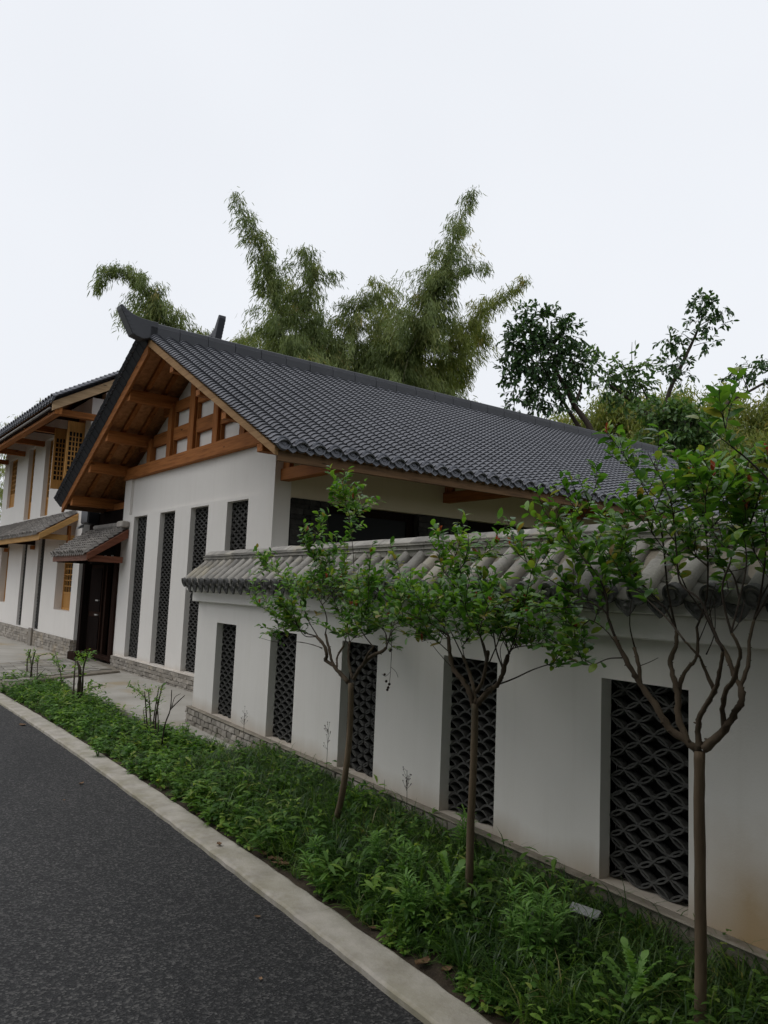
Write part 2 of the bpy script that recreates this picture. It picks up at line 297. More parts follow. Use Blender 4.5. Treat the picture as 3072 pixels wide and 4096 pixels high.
# ------------------------------------------------------------------ leaf batches
def leaf_mesh(name, mat, pos, direc, nrm, L, W, kind='oval', droop=0.0, rnd=None):
    """many leaves in one mesh: each leaf a small folded blade of 4 (blade) or 6 (oval) faces' worth of points"""
    pos = np.asarray(pos, float); n = len(pos); d = np.asarray(direc, float); d /= np.linalg.norm(d, axis=1)[:, None]+1e-9
    nn = np.asarray(nrm, float); a = np.cross(d, nn); a /= np.linalg.norm(a, axis=1)[:, None]+1e-9; nn = np.cross(a, d)
    L = np.broadcast_to(np.asarray(L, float), (n,))[:, None]; W = np.broadcast_to(np.asarray(W, float), (n,))[:, None]
    if kind == 'oval':
        prof = [(0, 0, 0), (0.28, 0.40, 0.06), (0.62, 0.5, 0.05), (0.88, 0.26, -0.02), (1.0, 0, -0.06)]
        faces = [(0, 1, 2), (1, 3, 4, 2), (3, 5, 6, 4), (5, 7, 6)]
        t = [0, .3, .3, .62, .62, .88, .88, 1.0]; s = [0, -.42, .42, -.5, .5, -.27, .27, 0]; h = [0, .07, .07, .05, .05, -.03, -.03, -.09]
    elif kind == 'blade':
        faces = [(0, 1, 3, 2), (2, 3, 4)]
        t = [0, 0, .55, .55, 1.0]; s = [-.3, .3, -.5, .5, 0]; h = [0, 0, .06, .06, -.05]
    else:   # arching grass
        faces = [(0, 1, 3, 2), (2, 3, 5, 4), (4, 5, 6)]
        t = [0, 0, .4, .4, .75, .75, 1.0]; s = [-.5, .5, -.45, .45, -.3, .3, 0]; h = [0, 0, .0, .0, -.10, -.10, -.28]
    k = len(t); t = np.array(t); s = np.array(s); h = np.array(h)
    V = pos[:, None, :] + d[:, None, :]*(t[None, :, None]*L[:, None, :]) + a[:, None, :]*(s[None, :, None]*W[:, None, :]) + nn[:, None, :]*(h[None, :, None]*L[:, None, :])
    if droop: V[:, :, 2] -= droop*(t[None, :]**2)*L
    V = V.reshape(-1, 3)
    loops = []; starts = []; totals = []; cur = 0
    fl = [i for f in faces for i in f]; per = len(fl); base = np.arange(n)*k
    idx = (base[:, None] + np.array(fl)[None, :]).ravel()
    tot = np.tile([len(f) for f in faces], n); st = np.concatenate([[0], np.cumsum(tot)[:-1]])
    me = bpy.data.meshes.new(name); me.vertices.add(len(V)); me.vertices.foreach_set('co', V.astype(np.float32).ravel())
    me.loops.add(len(idx)); me.loops.foreach_set('vertex_index', idx.astype(np.int32))
    me.polygons.add(len(tot)); me.polygons.foreach_set('loop_start', st.astype(np.int32)); me.polygons.foreach_set('loop_total', tot.astype(np.int32))
    me.update(calc_edges=True); me.validate()
    at = me.attributes.new('rnd', 'FLOAT', 'POINT'); r = RNG.random(n) if rnd is None else np.asarray(rnd)
    at.data.foreach_set('value', np.repeat(r, k).astype(np.float32))
    me.materials.append(mat); me.shade_smooth(); return me
def rv(n): 
    v = RNG.normal(size=(n, 3)); return v/np.linalg.norm(v, axis=1)[:, None]

# ================================================================== THE SETTING
def kerb_y(x): return 1.908 + 0.0064*x - 0.00337*x*x if x < 1 else 1.911
def bed_z(x, y):
    t = min(1, max(0, (y-kerb_y(x)-.2)/.9)); k = min(1, max(0, (x+8.5)/2.5)); return 0.025 + t*(0.035+0.095*k)
struct(MB().add([(-600,-600,-0.06),(600,-600,-0.06),(600,600,-0.06),(-600,600,-0.06)], [(0,1,2,3)]).obj('ground', GROUND))
XS = [i*0.5 for i in range(-60, 31)]
m = MB(); vs = []; fs = []
for i, x in enumerate(XS): vs += [(x, -7.5+min(0, (x+10)*0.1)*0, 0.0), (x, kerb_y(x)+0.02, 0.0)]
for i in range(len(XS)-1): fs.append((2*i, 2*i+2, 2*i+3, 2*i+1))
struct(m.add(vs, fs).obj('road', ASPHALT))
# kerb: low poured strip with a slightly ragged edge
m = MB(); XK = [i*0.12 for i in range(-200, 60)]; vs = []; fs = []; edge = []
for i, x in enumerate(XK):
    j = random.uniform(-0.004, 0.004); k = random.uniform(-0.006, 0.006); h = 0.030 + 0.002*math.sin(x*1.3)
    y0 = kerb_y(x)+j; y1 = kerb_y(x)+0.205+k
    vs += [(x, y0, -0.05), (x, y0+0.004, h-0.008), (x, y0+0.02, h), (x, y1-0.02, h+0.004), (x, y1, h-0.006), (x, y1+0.01, -0.05)]; edge += [1, 1, 0.75, 0.25, 0.5, 0.5]
for i in range(len(XK)-1):
    for k in range(5): fs.append((6*i+k, 6*i+6+k, 6*i+7+k, 6*i+k+1))
o = struct(m.add(vs, fs).obj('kerb', KERB)); at = o.data.attributes.new('edge', 'FLOAT', 'POINT'); at.data.foreach_set('value', edge)
# planting bed soil (uneven)
m = MB(); nx, ny = 120, 12; vs = []; fs = []
for i in range(nx+1):
    x = -16 + i*(18.0/nx)
    for j in range(ny+1):
        y0 = kerb_y(x)+0.19; y1 = 3.05; t = j/ny
        vs.append((x, y0+(y1-y0)*t, bed_z(x, y0+(y1-y0)*t) + random.uniform(-0.012, 0.012)))
for i in range(nx):
    for j in range(ny): a = i*(ny+1)+j; fs.append((a, a+ny+1, a+ny+2, a+1))
struct(m.add(vs, fs).obj('planting_bed', SOIL, smooth=True))
# concrete apron in front of the hall and beside the garden wall
PADZ = 0.12
pad = [(-12.95,2.36),(-12.0,2.42),(-11.16,2.475),(-9.8,2.54),(-9.02,2.60),(-8.3,2.72),(-7.6,2.80),(-6.9,2.86),(-6.7,2.97),(-6.7,3.3),(-7.2,5.0),(-15.5,4.6),(-15.5,3.5)]
struct(MB().prism([(x, y, -0.05) for x, y in pad], (0, 0, PADZ+0.05)).obj('concrete_apron', CONC, bevel=0.012))
struct(MB().prism([(x, y, -0.05) for x, y in [(-15.0,0.9),(-15.35,1.75),(-15.95,2.5),(-16.0,3.3),(-16.2,4.3),(-27,3.2),(-27,-0.2)]], (0, 0, 0.15)).obj('forecourt_slab', CONC, bevel=0.012))
# flagged path from the road to the gate
path = struct(MB().prism([(x, y, -0.05) for x, y in [(-12.0,1.60),(-12.75,2.10),(-13.25,2.75),(-13.75,3.50),(-14.78,3.60),(-16.6,3.45),(-15.9,2.55),(-15.25,1.80),(-14.6,1.25)]], (0, 0, 0.205)).obj('gate_path', MORTAR, bevel=0.01))
bm_ = MB().box(-0.19, 0.19, -0.095, 0.095, -0.02, 0.013).mesh('flagstone', PAVER)
def inside(x, y, poly):
    c = False; n = len(poly)
    for i in range(n):
        (a, b), (d, e) = poly[i], poly[(i+1) % n]
        if (b > y) != (e > y) and x < (d-a)*(y-b)/(e-b)+a: c = not c
    return c
PP = [(-12.4,1.68),(-12.98,2.10),(-13.45,2.75),(-13.95,3.36),(-14.7,3.42),(-16.2,3.3),(-15.7,2.55),(-15.1,1.88),(-14.4,1.46)]
for j in range(16):
    for i in range(16):
        # stones laid in the direction of the gate axis
        u = -2.9 + i*0.395 + (j % 2)*0.19; v = -1.1 + j*0.205; x = -14.2 + u*0.72 + v*-0.55*0; y = 2.35 + v - u*0.0
        if inside(x, y, PP): link('flagstone', bm_, path, (x, y, 0.157 + random.uniform(-0.006, 0.002)), (random.uniform(-.02, .02), random.uniform(-.02, .02), random.uniform(-.03, .03)), (0.72, 1, 1))

# ================================================================== ROOF TILE COURSES
def tile_base(prof, pu, ps, lift, lip):
    n = len(prof); v = [(u, 0, z) for u, z in prof] + [(u, ps*1.06, z+lift) for u, z in prof] + [(u, ps*0.93, z+lift*.93-lip) for u, z in prof]
    f = []
    for r in range(2):
        for i in range(n-1): f.append((r*n+i, r*n+i+1, (r+1)*n+i+1, (r+1)*n+i))
    return v, f
def roof_tiles(parent, name, prof, pu, ps, lift, lip, cols, rows, O, e, dn, mat, n_ind, jit=0.0, bld=True, restname=None, skip=None):
    e = Vector(e).normalized(); dn = Vector(dn).normalized(); nr = e.cross(dn).normalized()
    if nr.z < 0: e = -e; nr = -nr; O = Vector(O) - e*(pu*cols)
    O = Vector(O); v, f = tile_base(prof, pu, ps, lift, lip)
    me = bpy.data.meshes.new(name); me.from_pydata(v, [], f); me.update(); me.materials.append(mat); me.shade_smooth()
    try: me.set_sharp_from_angle(angle=math.radians(40))
    except Exception: pass
    cells = []
    for c in range(cols):
        for r in range(rows):
            if skip and skip(c, r): continue
            p = O + e*(pu*(c+0.5)) + dn*(ps*r); wp = b2w(*p) if bld else p
            cells.append(((wp-CAM).length, p, c, r))
    cells.sort(key=lambda t: t[0]); R = Matrix((e, dn, nr)).transposed()
    for d, p, c, r in cells[:n_ind]:
        o = link(name, me, parent, p + nr*random.uniform(0, jit*0.25) + e*random.uniform(-jit, jit)*0.3 + dn*random.uniform(-jit, jit)*0.5, R.to_euler())
        if jit:
            o.rotation_euler = (R @ Euler((random.uniform(-jit, jit)*2, random.uniform(-jit, jit)*2.5, random.uniform(-jit, jit)*3)).to_matrix()).to_euler()
    rest = cells[n_ind:]
    if rest:
        va = np.array(v); P = np.array([tuple(c[1]) for c in rest]); ev, dv, nv = np.array(e), np.array(dn), np.array(nr)
        if jit: P = P + RNG.uniform(-jit, jit, (len(P), 3))*0.35
        V = P[:, None, :] + va[None, :, 0, None]*ev + va[None, :, 1, None]*dv + va[None, :, 2, None]*nv
        if jit: V = V + (RNG.uniform(-jit, jit, (len(P), 1))*1.2*va[None, :, 0])[:, :, None]*nv
        FA = np.array(f); FF = (FA[None] + (np.arange(len(P))*len(v))[:, None, None]).reshape(-1, 4)
        me2 = bpy.data.meshes.new(restname or name+'_field'); me2.from_pydata(V.reshape(-1, 3).tolist(), [], FF.tolist()); me2.update(); me2.materials.append(mat); me2.shade_smooth()
        try: me2.set_sharp_from_angle(angle=math.radians(40))
        except Exception: pass
        o = link(restname or name+'_field', me2, parent); o['kind'] = 'stuff'
    return nr
HALLP = [(-.111,-.006),(-.088,.002),(-.072,.02),(-.048,.042),(-.018,.054),(.018,.054),(.048,.042),(.072,.02),(.088,.002),(.111,-.006)]
OLDP = [(-.065,-.016),(-.045,-.004),(-.037,.018),(-.02,.042),(0,.052),(.02,.042),(.037,.018),(.045,-.004),(.065,-.016)]

def bricks(parent, x0, x1, z0, courses, bl, bh, yf, depth, stuff_from=None, mortar=True, nm='brick', mat=None, along='x', limit=None):
    mat = mat or BRICK; g = 0.009
    variants = []
    for k in range(4):
        mb = MB().box(-bl/2+g/2, bl/2-g/2, 0, depth, g/2, bh-g/2)
        mb.v = [(x+random.uniform(-.006, .006), y+random.uniform(-.008, .006), z+random.uniform(-.006, .006)) for x, y, z in mb.v]
        variants.append(mb.mesh(nm, mat))
    for c in range(courses):
        n = int((x1-x0)/bl)+2; off = (c % 2)*bl/2 + random.uniform(-.02, .02)
        for i in range(n):
            xc = x0 + off + (i-0.5)*bl + bl/2; a = max(x0, xc-bl/2); b = min(x1, xc+bl/2)
            if b-a < 0.04: continue
            sc = (b-a)/bl; y = yf + random.uniform(-.006, .003)
            loc = ((a+b)/2, y, z0+c*bh) if along == 'x' else (y, (a+b)/2, z0+c*bh)
            link(nm, random.choice(variants), parent, loc, (0, 0, 0) if along == 'x' else (0, 0, math.pi/2), (sc, 1, 1))

# ================================================================== LATTICE OF CURVED TILES
def arc_mesh(chord, rise, depth, th, up_=True):
    R = (chord*chord/4+rise*rise)/(2*rise); a = math.asin(chord/2/R); n = 7; vs = []; fs = []; s = 1 if up_ else -1
    for i in range(n):
        t = -a + 2*a*i/(n-1)
        for rr in (R, R-th):
            x = rr*math.sin(t); z = s*(rr*math.cos(t)-R)
            vs += [(x, 0, z), (x, depth, z)]
    for i in range(n-1):
        b = 4*i; c = b+4
        fs += [(b, c, c+1, b+1), (b+2, b+3, c+3, c+2), (b, b+2, c+2, c), (b+1, c+1, c+3, b+3)]
    mb = MB(); mb.add(vs, fs); return mb
def lattice(parent, win_name, x0, x1, z0, z1, yf, depth, coin, individual, chord=0.166, rise=0.044, step=0.0405):
    """one panel: a part of the wall; its curved tiles are sub-parts (or one mesh)"""
    if coin: step = rise+0.002
    rows = int((z1-z0)/step)+1; th_ = .0085 if coin else .011; up_ = arc_mesh(chord*1.03, rise, depth, th_, True); dn = arc_mesh(chord*1.03, rise, depth, th_, False)
    frame = MB().box(x0, x1, yf+depth+0.005, yf+depth+0.02, z0, z1).obj(win_name, BLACK, parent)  # black sheet puts the darkness behind the tiles into colour
    big = MB(); mu = up_.mesh('lattice_tile', LATTICE); md = dn.mesh('lattice_tile', LATTICE)
    for r in range(rows+1):
        for i in range(-1, int((x1-x0)/chord)+2):
            xc = x0 + (i + (0.5 if r % 2 else 0.0))*chord; zc = z0 + r*step
            if xc < x0-chord*0.02 or xc > x1+chord*0.02: continue
            for k, (mb, me) in enumerate(((up_, mu), (dn, md))):
                if k == 1 and not coin: continue
                if zc+(0 if k == 0 else rise) > z1+0.005 or zc-(rise if k == 0 else 0) < z0-0.01: continue
                jx, jz = random.uniform(-.004, .004), random.uniform(-.002, .002); ry = random.uniform(-.03, .03)
                # tiles that meet the jamb are cut at it
                half = chord*0.515; a = max(xc-half, x0); b = min(xc+half, x1)
                cut = (xc-half < x0-0.004) or (xc+half > x1+0.004)
                if individual and not cut: link('lattice_tile', me, frame, (xc+jx, yf+random.uniform(-.004, .004), zc+jz), (0, ry, 0))
                else:
                    vs = [(min(max(x+xc, x0), x1), y+yf, z+zc+jz) for x, y, z in mb.v]
                    big.add(vs, mb.f)
    if big.v:
        o = big.obj('lattice_tile_field' if not individual else 'cut_lattice_tile', LATTICE, frame, fix=False); o['kind'] = 'stuff'
    return frame

# ================================================================== MAIN HALL (building frame)
HX0, HX1, HY = -14.4, -8.7, 4.7
RX, RZ, SL = -11.55, 5.38, 0.525; SA = math.atan(SL); YF, YB = 3.95, 17.0
EX = 4.19
def zt(x): return RZ - SL*abs(x-RX)
hall = thing('main_hall', 'white hall with dark tiled gable roof and tall lattice windows behind the garden wall', 'building', (RX, 4.7, 0.1), bld=True)
W1 = (-13.80, -13.15); W2 = (-12.55, -11.91); W3 = (-11.29, -10.65); W4 = (-10.03, -9.39)
holes = [(a, b, 0.36, 2.80) for a, b in (W1, W2, W3, W4)]
mb = MB(); holed(mb, HX0, HX1, 0.34, 2.845, HY, HY+0.24, holes)
mb.box(HX0, HX0+0.33, HY, HY+0.24, 2.845, 3.58); mb.box(-9.04, HX1, HY, HY+0.24, 2.845, 3.58); mb.box(HX0+0.33, -9.04, HY+0.045, HY+0.24, 2.845, 3.58)
mb.obj('gable_wall', PLASTER, hall)
# wall above the beam, cut to the roof slope
g = [(HX0, 3.58), (HX1, 3.58), (HX1, zt(HX1)-0.22), (RX, zt(RX)-0.22), (HX0, zt(HX0)-0.22)]
MB().prism([(x, HY+0.12, z) for x, z in g], (0, 0.1, 0)).obj('gable_infill', PLASTER_HI, hall)
for i, ((a, b), coin) in enumerate(zip((W1, W2, W3, W4), (True, False, False, True))):
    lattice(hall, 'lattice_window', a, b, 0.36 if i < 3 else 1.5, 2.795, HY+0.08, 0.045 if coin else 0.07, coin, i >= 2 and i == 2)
bx_ = MB(); bx_.box(HX0+0.02, HX1, HY-0.015, HY+0.24, 0.08, 0.335); bx_.obj('plinth', MORTAR, hall)
bricks(hall, HX0+0.02, -9.9, 0.085, 4, 0.15, 0.0625, HY-0.04, 0.035)
MB().box(-14.25, HX1, HY-0.05, HY+0.2, 0.335, 0.352).obj('plinth_cap', PLASTER, hall, bevel=0.004)
# other walls
MB().box(HX1-0.24, HX1-0.004, HY+0.241, YB-0.7, 2.78, 3.62).obj('side_wall', BOUNCE_TINT, hall)
MB().box(HX0, HX0+0.24, HY+0.241, YB-0.7, 0.1, 3.62).obj('far_side_wall', PLASTER_HI, hall)
MB().prism([(x, YB-0.7, z) for x, z in [(HX0+.25, 0.1), (HX1-.25, 0.1), (HX1-.25, zt(HX1-.25)-0.22), (RX, zt(RX)-0.22), (HX0+.25, zt(HX0+.25)-0.22)]], (0, 0.24, 0)).obj('rear_wall', PLASTER_HI, hall)
# side wall: plaster corner, dark stone piers, recessed dark windows
y = HY+0.241; n_p = 0
MB().box(HX1-0.239, HX1-0.006, y, 4.94, 0.1, 2.779).obj('corner_pier', BOUNCE_TINT, hall)
piers = [(4.95, 5.53), (7.04, 8.0), (9.6, 10.5), (12.1, 13.0), (14.6, 15.5)]
for k, (a, b) in enumerate(piers):
    p_ = MB().box(HX1-0.23, HX1-0.02, a, b, 0.1, 2.775).obj('stone_pier', SLATE, hall)
    if k < 2:
        zz = 1.95
        while zz < 2.74:
            h = random.choice((.05, .065, .08)); yy = a
            while yy < b-0.05:
                L = min(random.uniform(.12, .3), b-yy)
                MB().box(HX1-0.05, HX1+random.uniform(.0, .028), yy+.004, yy+L-.004, zz+.003, zz+h-.003).obj('stone', SLATE, p_); yy += L
            zz += h
for a, b in zip([q[1] for q in piers], [q[0] for q in piers[1:]]+[16.3]):
    wf = MB(); wf.box(HX1-0.16, HX1-0.10, a, b, 2.66, 2.774); wf.box(HX1-0.16, HX1-0.10, b-0.13, b, 0.1, 2.658); wf.box(HX1-0.16, HX1-0.10, a, a+0.06, 0.1, 2.658)
    wf = wf.obj('side_window', DARKZ, hall); MB().box(HX1-0.145, HX1-0.12, a+0.06, b-0.13, 0.1, 2.66).obj('pane', GLASS, wf)
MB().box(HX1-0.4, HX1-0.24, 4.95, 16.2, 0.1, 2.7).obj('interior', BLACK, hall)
# timber frame in the gable
bt = MB().box(HX0+0.02, HX1-0.03, HY-0.055, HY+0.115, 3.50, 3.70).obj('tie_beam', WOODX, hall, bevel=0.006)
for xp, wd in ((-13.35, .16), (-12.45, .17), (RX, .2), (-10.65, .17), (-9.75, .16)):
    MB().box(xp-wd/2, xp+wd/2, HY+0.01, HY+0.115, 3.702, zt(xp)-0.3).obj('king_post' if xp == RX else 'post', WOODZ, hall, bevel=0.006)
def rail(z0, z1):
    xs = [-13.35, -12.45, RX, -10.65, -9.75]; hw = [.08, .085, .1, .085, .08]
    for i in range(4):
        a = xs[i]+hw[i]+.001; b = xs[i+1]-hw[i+1]-.001
        lim = (RZ-0.22-z0)/SL
        a = max(a, RX-lim); b = min(b, RX+lim)
        if b-a > 0.1: MB().box(a, b, HY+0.055, HY+0.118, z0, z1).obj('rail', WOODX, hall, bevel=0.005)
rail(3.985, 4.20); rail(4.46, 4.64)
for s in (-1, 1):  # short stubs of rail out to the slope
    a, b = sorted((RX+s*1.885, RX+s*2.4)); MB().box(a, b, HY+0.055, HY+0.118, 3.985, 4.10).obj('rail', WOODX, hall, bevel=0.005)
# trim inside the white panels
for xp in (-12.36, -11.44, -10.55):
    MB().box(xp, xp+0.03, HY+0.06, HY+0.117, 3.702, 3.984).obj('panel_trim', WOODZ, hall); MB().box(xp, xp+0.03, HY+0.06, HY+0.117, 4.202, 4.458).obj('panel_trim', WOODZ, hall)
# roof: deck, rafters, purlins, barge boards, fascia
for s, nm in ((1, 'roof_deck'), (-1, 'roof_deck')):
    p = [(RX, RZ-0.06), (RX+s*EX, zt(RX+EX)-0.06), (RX+s*EX, zt(RX+EX)-0.085), (RX, RZ-0.085)]
    MB().prism([(x, YF+0.03, z) for x, z in p], (0, YB-YF-0.06, 0)).obj(nm, OSB, hall)
    for yr in (4.30, 4.60, 16.4):
        MB().beam((RX+s*0.06, yr, RZ-0.125-0.06*SL), (RX+s*(EX-0.05), yr, zt(RX+EX-0.05)-0.125), 0.075, 0.06).obj('rafter', WOODX, hall, bevel=0.004)
    for yb, mt in ((YF, PALEX if s > 0 else WOODX), (YB-0.04, WOODX)):
        q = [(RX+s*0.002, RZ-0.045), (RX+s*(EX+0.01), zt(RX+EX+0.01)-0.045), (RX+s*(EX+0.01), zt(RX+EX+0.01)-(0.135 if s > 0 else .25)), (RX+s*0.002, RZ-(0.165 if s > 0 else .29))]
        MB().prism([(x, yb, z) for x, z in q], (0, 0.045, 0)).obj('barge_board', mt, hall, bevel=0.004)
    for d in (0.9, 1.9, 2.75, 3.75):
        xp = RX+s*d; zp = zt(xp)-0.15-0.035
        MB().box(xp-0.065, xp+0.065, YF+0.05, YB-0.1, zp-(.19 if s < 0 else .09), zp).obj('purlin', WOODY, hall, bevel=0.006)
    xe = RX+s*(EX-0.02); ze = zt(RX+EX)
    MB().box(xe-0.02, xe+0.02, YF+0.05, YB-0.05, ze-0.195, ze-0.075).obj('eave_fascia', PALEY, hall, bevel=0.004)
for yb in (4.84, 7.55, 10.25, 12.96, 15.7):
    MB().box(HX1+0.001, -7.42, yb-0.065, yb+0.065, 2.985, 3.135).obj('eave_bracket', WOODX, hall, bevel=0.006)
    MB().box(HX0-1.3, HX0-0.001, yb-0.065, yb+0.065, 2.985, 3.135).obj('eave_bracket', WOODX, hall, bevel=0.006)
    MB().box(HX1+0.001, HX1+0.16, yb-0.03, yb+0.03, 3.137, 3.25).obj('bracket_block', WOODZ, hall)
# verge tiles closing the far rake, slanted and darkened for underside shade
nv_ = 30
for k in range(nv_):
    x0 = RX-0.02-(EX+.05)*k/nv_; x1 = RX-0.02-(EX+.05)*(k+1.12)/nv_; l = .012
    q = [(x0, zt(x0)+.05), (x1, zt(x1)+.05+l), (x1, zt(x1)-.115+l), (x0, zt(x0)-.115)]
    e_ = .003*(k % 2); MB().add([(q[0][0], YF-.14, q[0][1]), (q[1][0], YF-.14-e_, q[1][1]), (q[2][0], YF-.004-e_, q[2][1]), (q[3][0], YF-.004, q[3][1]), (q[0][0], YF-.10, q[0][1]+.012), (q[1][0], YF-.10, q[1][1]+.012), (q[2][0], YF+.02, q[2][1]+.012), (q[3][0], YF+.02, q[3][1]+.012)], [(0,1,2,3),(7,6,5,4),(0,4,5,1),(1,5,6,2),(2,6,7,3),(3,7,4,0)]).obj('verge_tile', RIDGE, hall)
# tiles
PU = 0.222; NC = int((YB-YF)/PU)+1; NR = 54; PS = (EX/math.cos(SA)+0.04)/NR
for s in (1, -1):
    roof_tiles(hall, 'roof_tile', HALLP, PU, PS, 0.021, 0.021, NC, NR, (RX+s*0.03, YF-(0.03 if s > 0 else .12), RZ-0.02), (0, 1, 0), (s*math.cos(SA), 0, -math.sin(SA)), TILE, 300 if s > 0 else 0, restname='roof_tile_field')
# eave discs and pointed drip tiles
def disc_mesh(r, th, mat, name):
    mb = MB(); n = 18; rings = []
    for rr, zz in ((0, .010), (r*.35, .010), (r*.42, .002), (r*.72, .002), (r*.80, .011), (r, .011), (r, -th)):
        rings.append((rr, zz))
    vs = [(0, -rings[0][1], 0)]; fs = []
    for rr, zz in rings[1:]:
        for k in range(n): vs.append((rr*math.cos(2*math.pi*k/n), -zz, rr*math.sin(2*math.pi*k/n)))
    for k in range(n): fs.append((0, 1+k, 1+(k+1) % n))
    for q in range(len(rings)-2):
        for k in range(n): a = 1+q*n+k; b = 1+q*n+(k+1) % n; fs.append((a, a+n, b+n, b))
    mb.add(vs, fs); me = mb.mesh(name, mat)
    bm = bmesh.new(); bm.from_mesh(me); bmesh.ops.recalc_face_normals(bm, faces=bm.faces); bm.to_mesh(me); bm.free()
    return me
def drip_mesh(wd, ht, th, mat, name, curve=0.02):
    pts = [(-wd/2, 0.012), (-wd/4, -0.010), (0, -0.016), (wd/4, -0.010), (wd/2, 0.012), (wd*.46, -ht*.38), (wd*.24, -ht*.72), (0, -ht), (-wd*.24, -ht*.72), (-wd*.46, -ht*.38)]
    inner = [(x*0.78, -0.5*ht+0.02+(z+0.5*ht)*0.72-0.012) for x, z in pts]
    n = len(pts); vs = [(x, 0, z) for x, z in pts] + [(x, 0, z) for x, z in inner] + [(x*.96, 0.006, z) for x, z in inner] + [(x, th, z) for x, z in pts]
    fs = []
    for i in range(n):
        j = (i+1) % n; fs += [(i, j, n+j, n+i), (n+i, n+j, 2*n+j, 2*n+i), (3*n+i, 3*n+j, j, i)]
    fs += [tuple(range(2*n, 3*n)), tuple(range(4*n-1, 3*n-1, -1))]
    # raised mask-like boss
    b = len(vs); vs += [(0, -0.004, -ht*.42)] + [(wd*.16*math.cos(k*math.pi/3), 0.005, -ht*.42+ht*.17*math.sin(k*math.pi/3)) for k in range(6)]; fs += [(b, b+1+k, b+1+(k+1) % 6) for k in range(6)]
    mb = MB(); mb.add(vs, fs); me = mb.mesh(name, mat)
    bm = bmesh.new(); bm.from_mesh(me); bmesh.ops.recalc_face_normals(bm, faces=bm.faces); bm.to_mesh(me); bm.free()
    return me
DISC = disc_mesh(0.080, 0.03, TILE_D, 'eave_disc'); DRIP = drip_mesh(0.150, 0.085, 0.015, TILE_D, 'drip_tile')
for c in range(NC):
    yc = YF-0.03+PU*(c+0.5); ze = zt(RX+EX)
    link('eave_disc', DISC, hall, (RX+EX+0.055, yc, ze-0.004), (-0.25, 0, math.pi/2))
    if c < NC-1: link('drip_tile', DRIP, hall, (RX+EX+0.045, yc+PU/2, ze-0.022), (-0.3, 0, math.pi/2))
    if c == 0:
        link('eave_disc', DISC, hall, (RX-EX-0.045, yc, ze-0.012), (-0.25, 0, -math.pi/2)); link('drip_tile', DRIP, hall, (RX-EX-0.03, yc+PU/2, ze-0.035), (-0.3, 0, -math.pi/2))
# ridge: two courses of long ridge tiles and an upswept end
yy = YF-0.02
while yy < YB:
    L = min(0.47, YB-yy)
    MB().box(RX-0.10, RX+0.10, yy+.002, yy+L-.002, RZ-0.05, RZ+0.13).obj('ridge_tile', RIDGE, hall, bevel=0.006)
    MB().prism([(RX-0.085, yy+.002, RZ+0.131), (RX+0.085, yy+.002, RZ+0.131), (RX+0.075, yy+.002, RZ+0.185), (RX+0.03, yy+.002, RZ+0.205), (RX-0.03, yy+.002, RZ+0.205), (RX-0.075, yy+.002, RZ+0.185)], (0, L-.004, 0)).obj('ridge_cap', RIDGE, hall, bevel=0.004)
    yy += L
def finial(parent, pts, thick, origin_axis, loc, mat, grooves):
    """pts: outline in (run, z); run grows towards the ridge"""
    mb = MB()
    if origin_axis == 'y': mb.prism([(loc[0]-thick/2, loc[1]+r, z) for r, z in pts], (thick, 0, 0))
    else: mb.prism([(loc[0]-r, loc[1]-thick/2, z) for r, z in pts], (0, thick, 0))
    f = mb.obj('ridge_finial', mat, parent, bevel=0.008)
    for k in range(grooves):   # stacked tile edges on the end face
        t0 = k/grooves; (r0, z0), (r1, z1) = pts[0], pts[1]; r = r0+(r1-r0)*t0; z = z0+(z1-z0)*t0; dz = (z1-z0)/grooves
        m2 = MB()
        if origin_axis == 'y': m2.box(loc[0]-thick/2-.004, loc[0]+thick/2+.004, loc[1]+r-.004, loc[1]+r+.05, z+dz*.3, z+dz*.8)
        else: m2.box(loc[0]-r-.05, loc[0]-r+.004, loc[1]-thick/2-.004, loc[1]+thick/2+.004, z+dz*.25, z+dz*.85)
        m2.obj('end_course', mat, f)
    return f
finial(hall, [(-0.26, RZ-0.06), (-0.455, RZ+0.29), (-0.472, RZ+0.345), (-0.44, RZ+0.355), (-0.36, RZ+0.29), (-0.27, RZ+0.245), (-0.15, RZ+0.215), (0.0, RZ+0.206), (0.12, RZ+0.206), (0.12, RZ-0.04), (-0.10, RZ-0.10)], 0.20, 'y', (RX, YF-0.02), RIDGE, 6)

# ================================================================== TWO-STOREY HOUSE ON THE LEFT (building frame)
LY, LX0, LX1 = 4.6, -24.95, -16.6
house = thing('two_storey_house', 'two-storey white house with wooden windows and a small tiled skirt roof beside the gate', 'building', (LX1, LY, 0.1), bld=True)
strips = [(-21.78, -21.28, 0.475, 2.56), (-20.10, -19.54, 0.475, 2.75)]
lows = [(-18.30, -17.05, 1.0, 2.45), (-24.35, -23.38, 0.99, 2.54)]
ups = [(-22.02, -21.30, 3.15, 5.03), (-20.25, -19.58, 3.15, 5.03), (-24.30, -23.33, 3.60, 4.98), (-18.02, -17.02, 3.60, 4.98)]
mb = MB(); holed(mb, LX0, LX1, 0.445, 5.45, LY, LY+0.26, strips+lows+ups); mb.obj('front_wall', PLASTER, house)
RY, RZL, SLL = 6.9, 7.03, 0.58
MB().prism([(LX1, y, z) for y, z in [(LY+.261, 0.1), (9.2, 0.1), (9.2, 5.5), (9.2, 5.62), (RY, RZL-0.2), (LY+.261, 5.60), (LY+.261, 5.5)]], (-0.26, 0, 0)).obj('gable_end_wall', PLASTER_HI, house)
MB().prism([(LX0, y, z) for y, z in [(LY+.261, 0.1), (9.2, 0.1), (9.2, 5.62), (RY, RZL-0.2), (LY+.261, 5.60)]], (0.26, 0, 0)).obj('far_end_wall', PLASTER_HI, house)
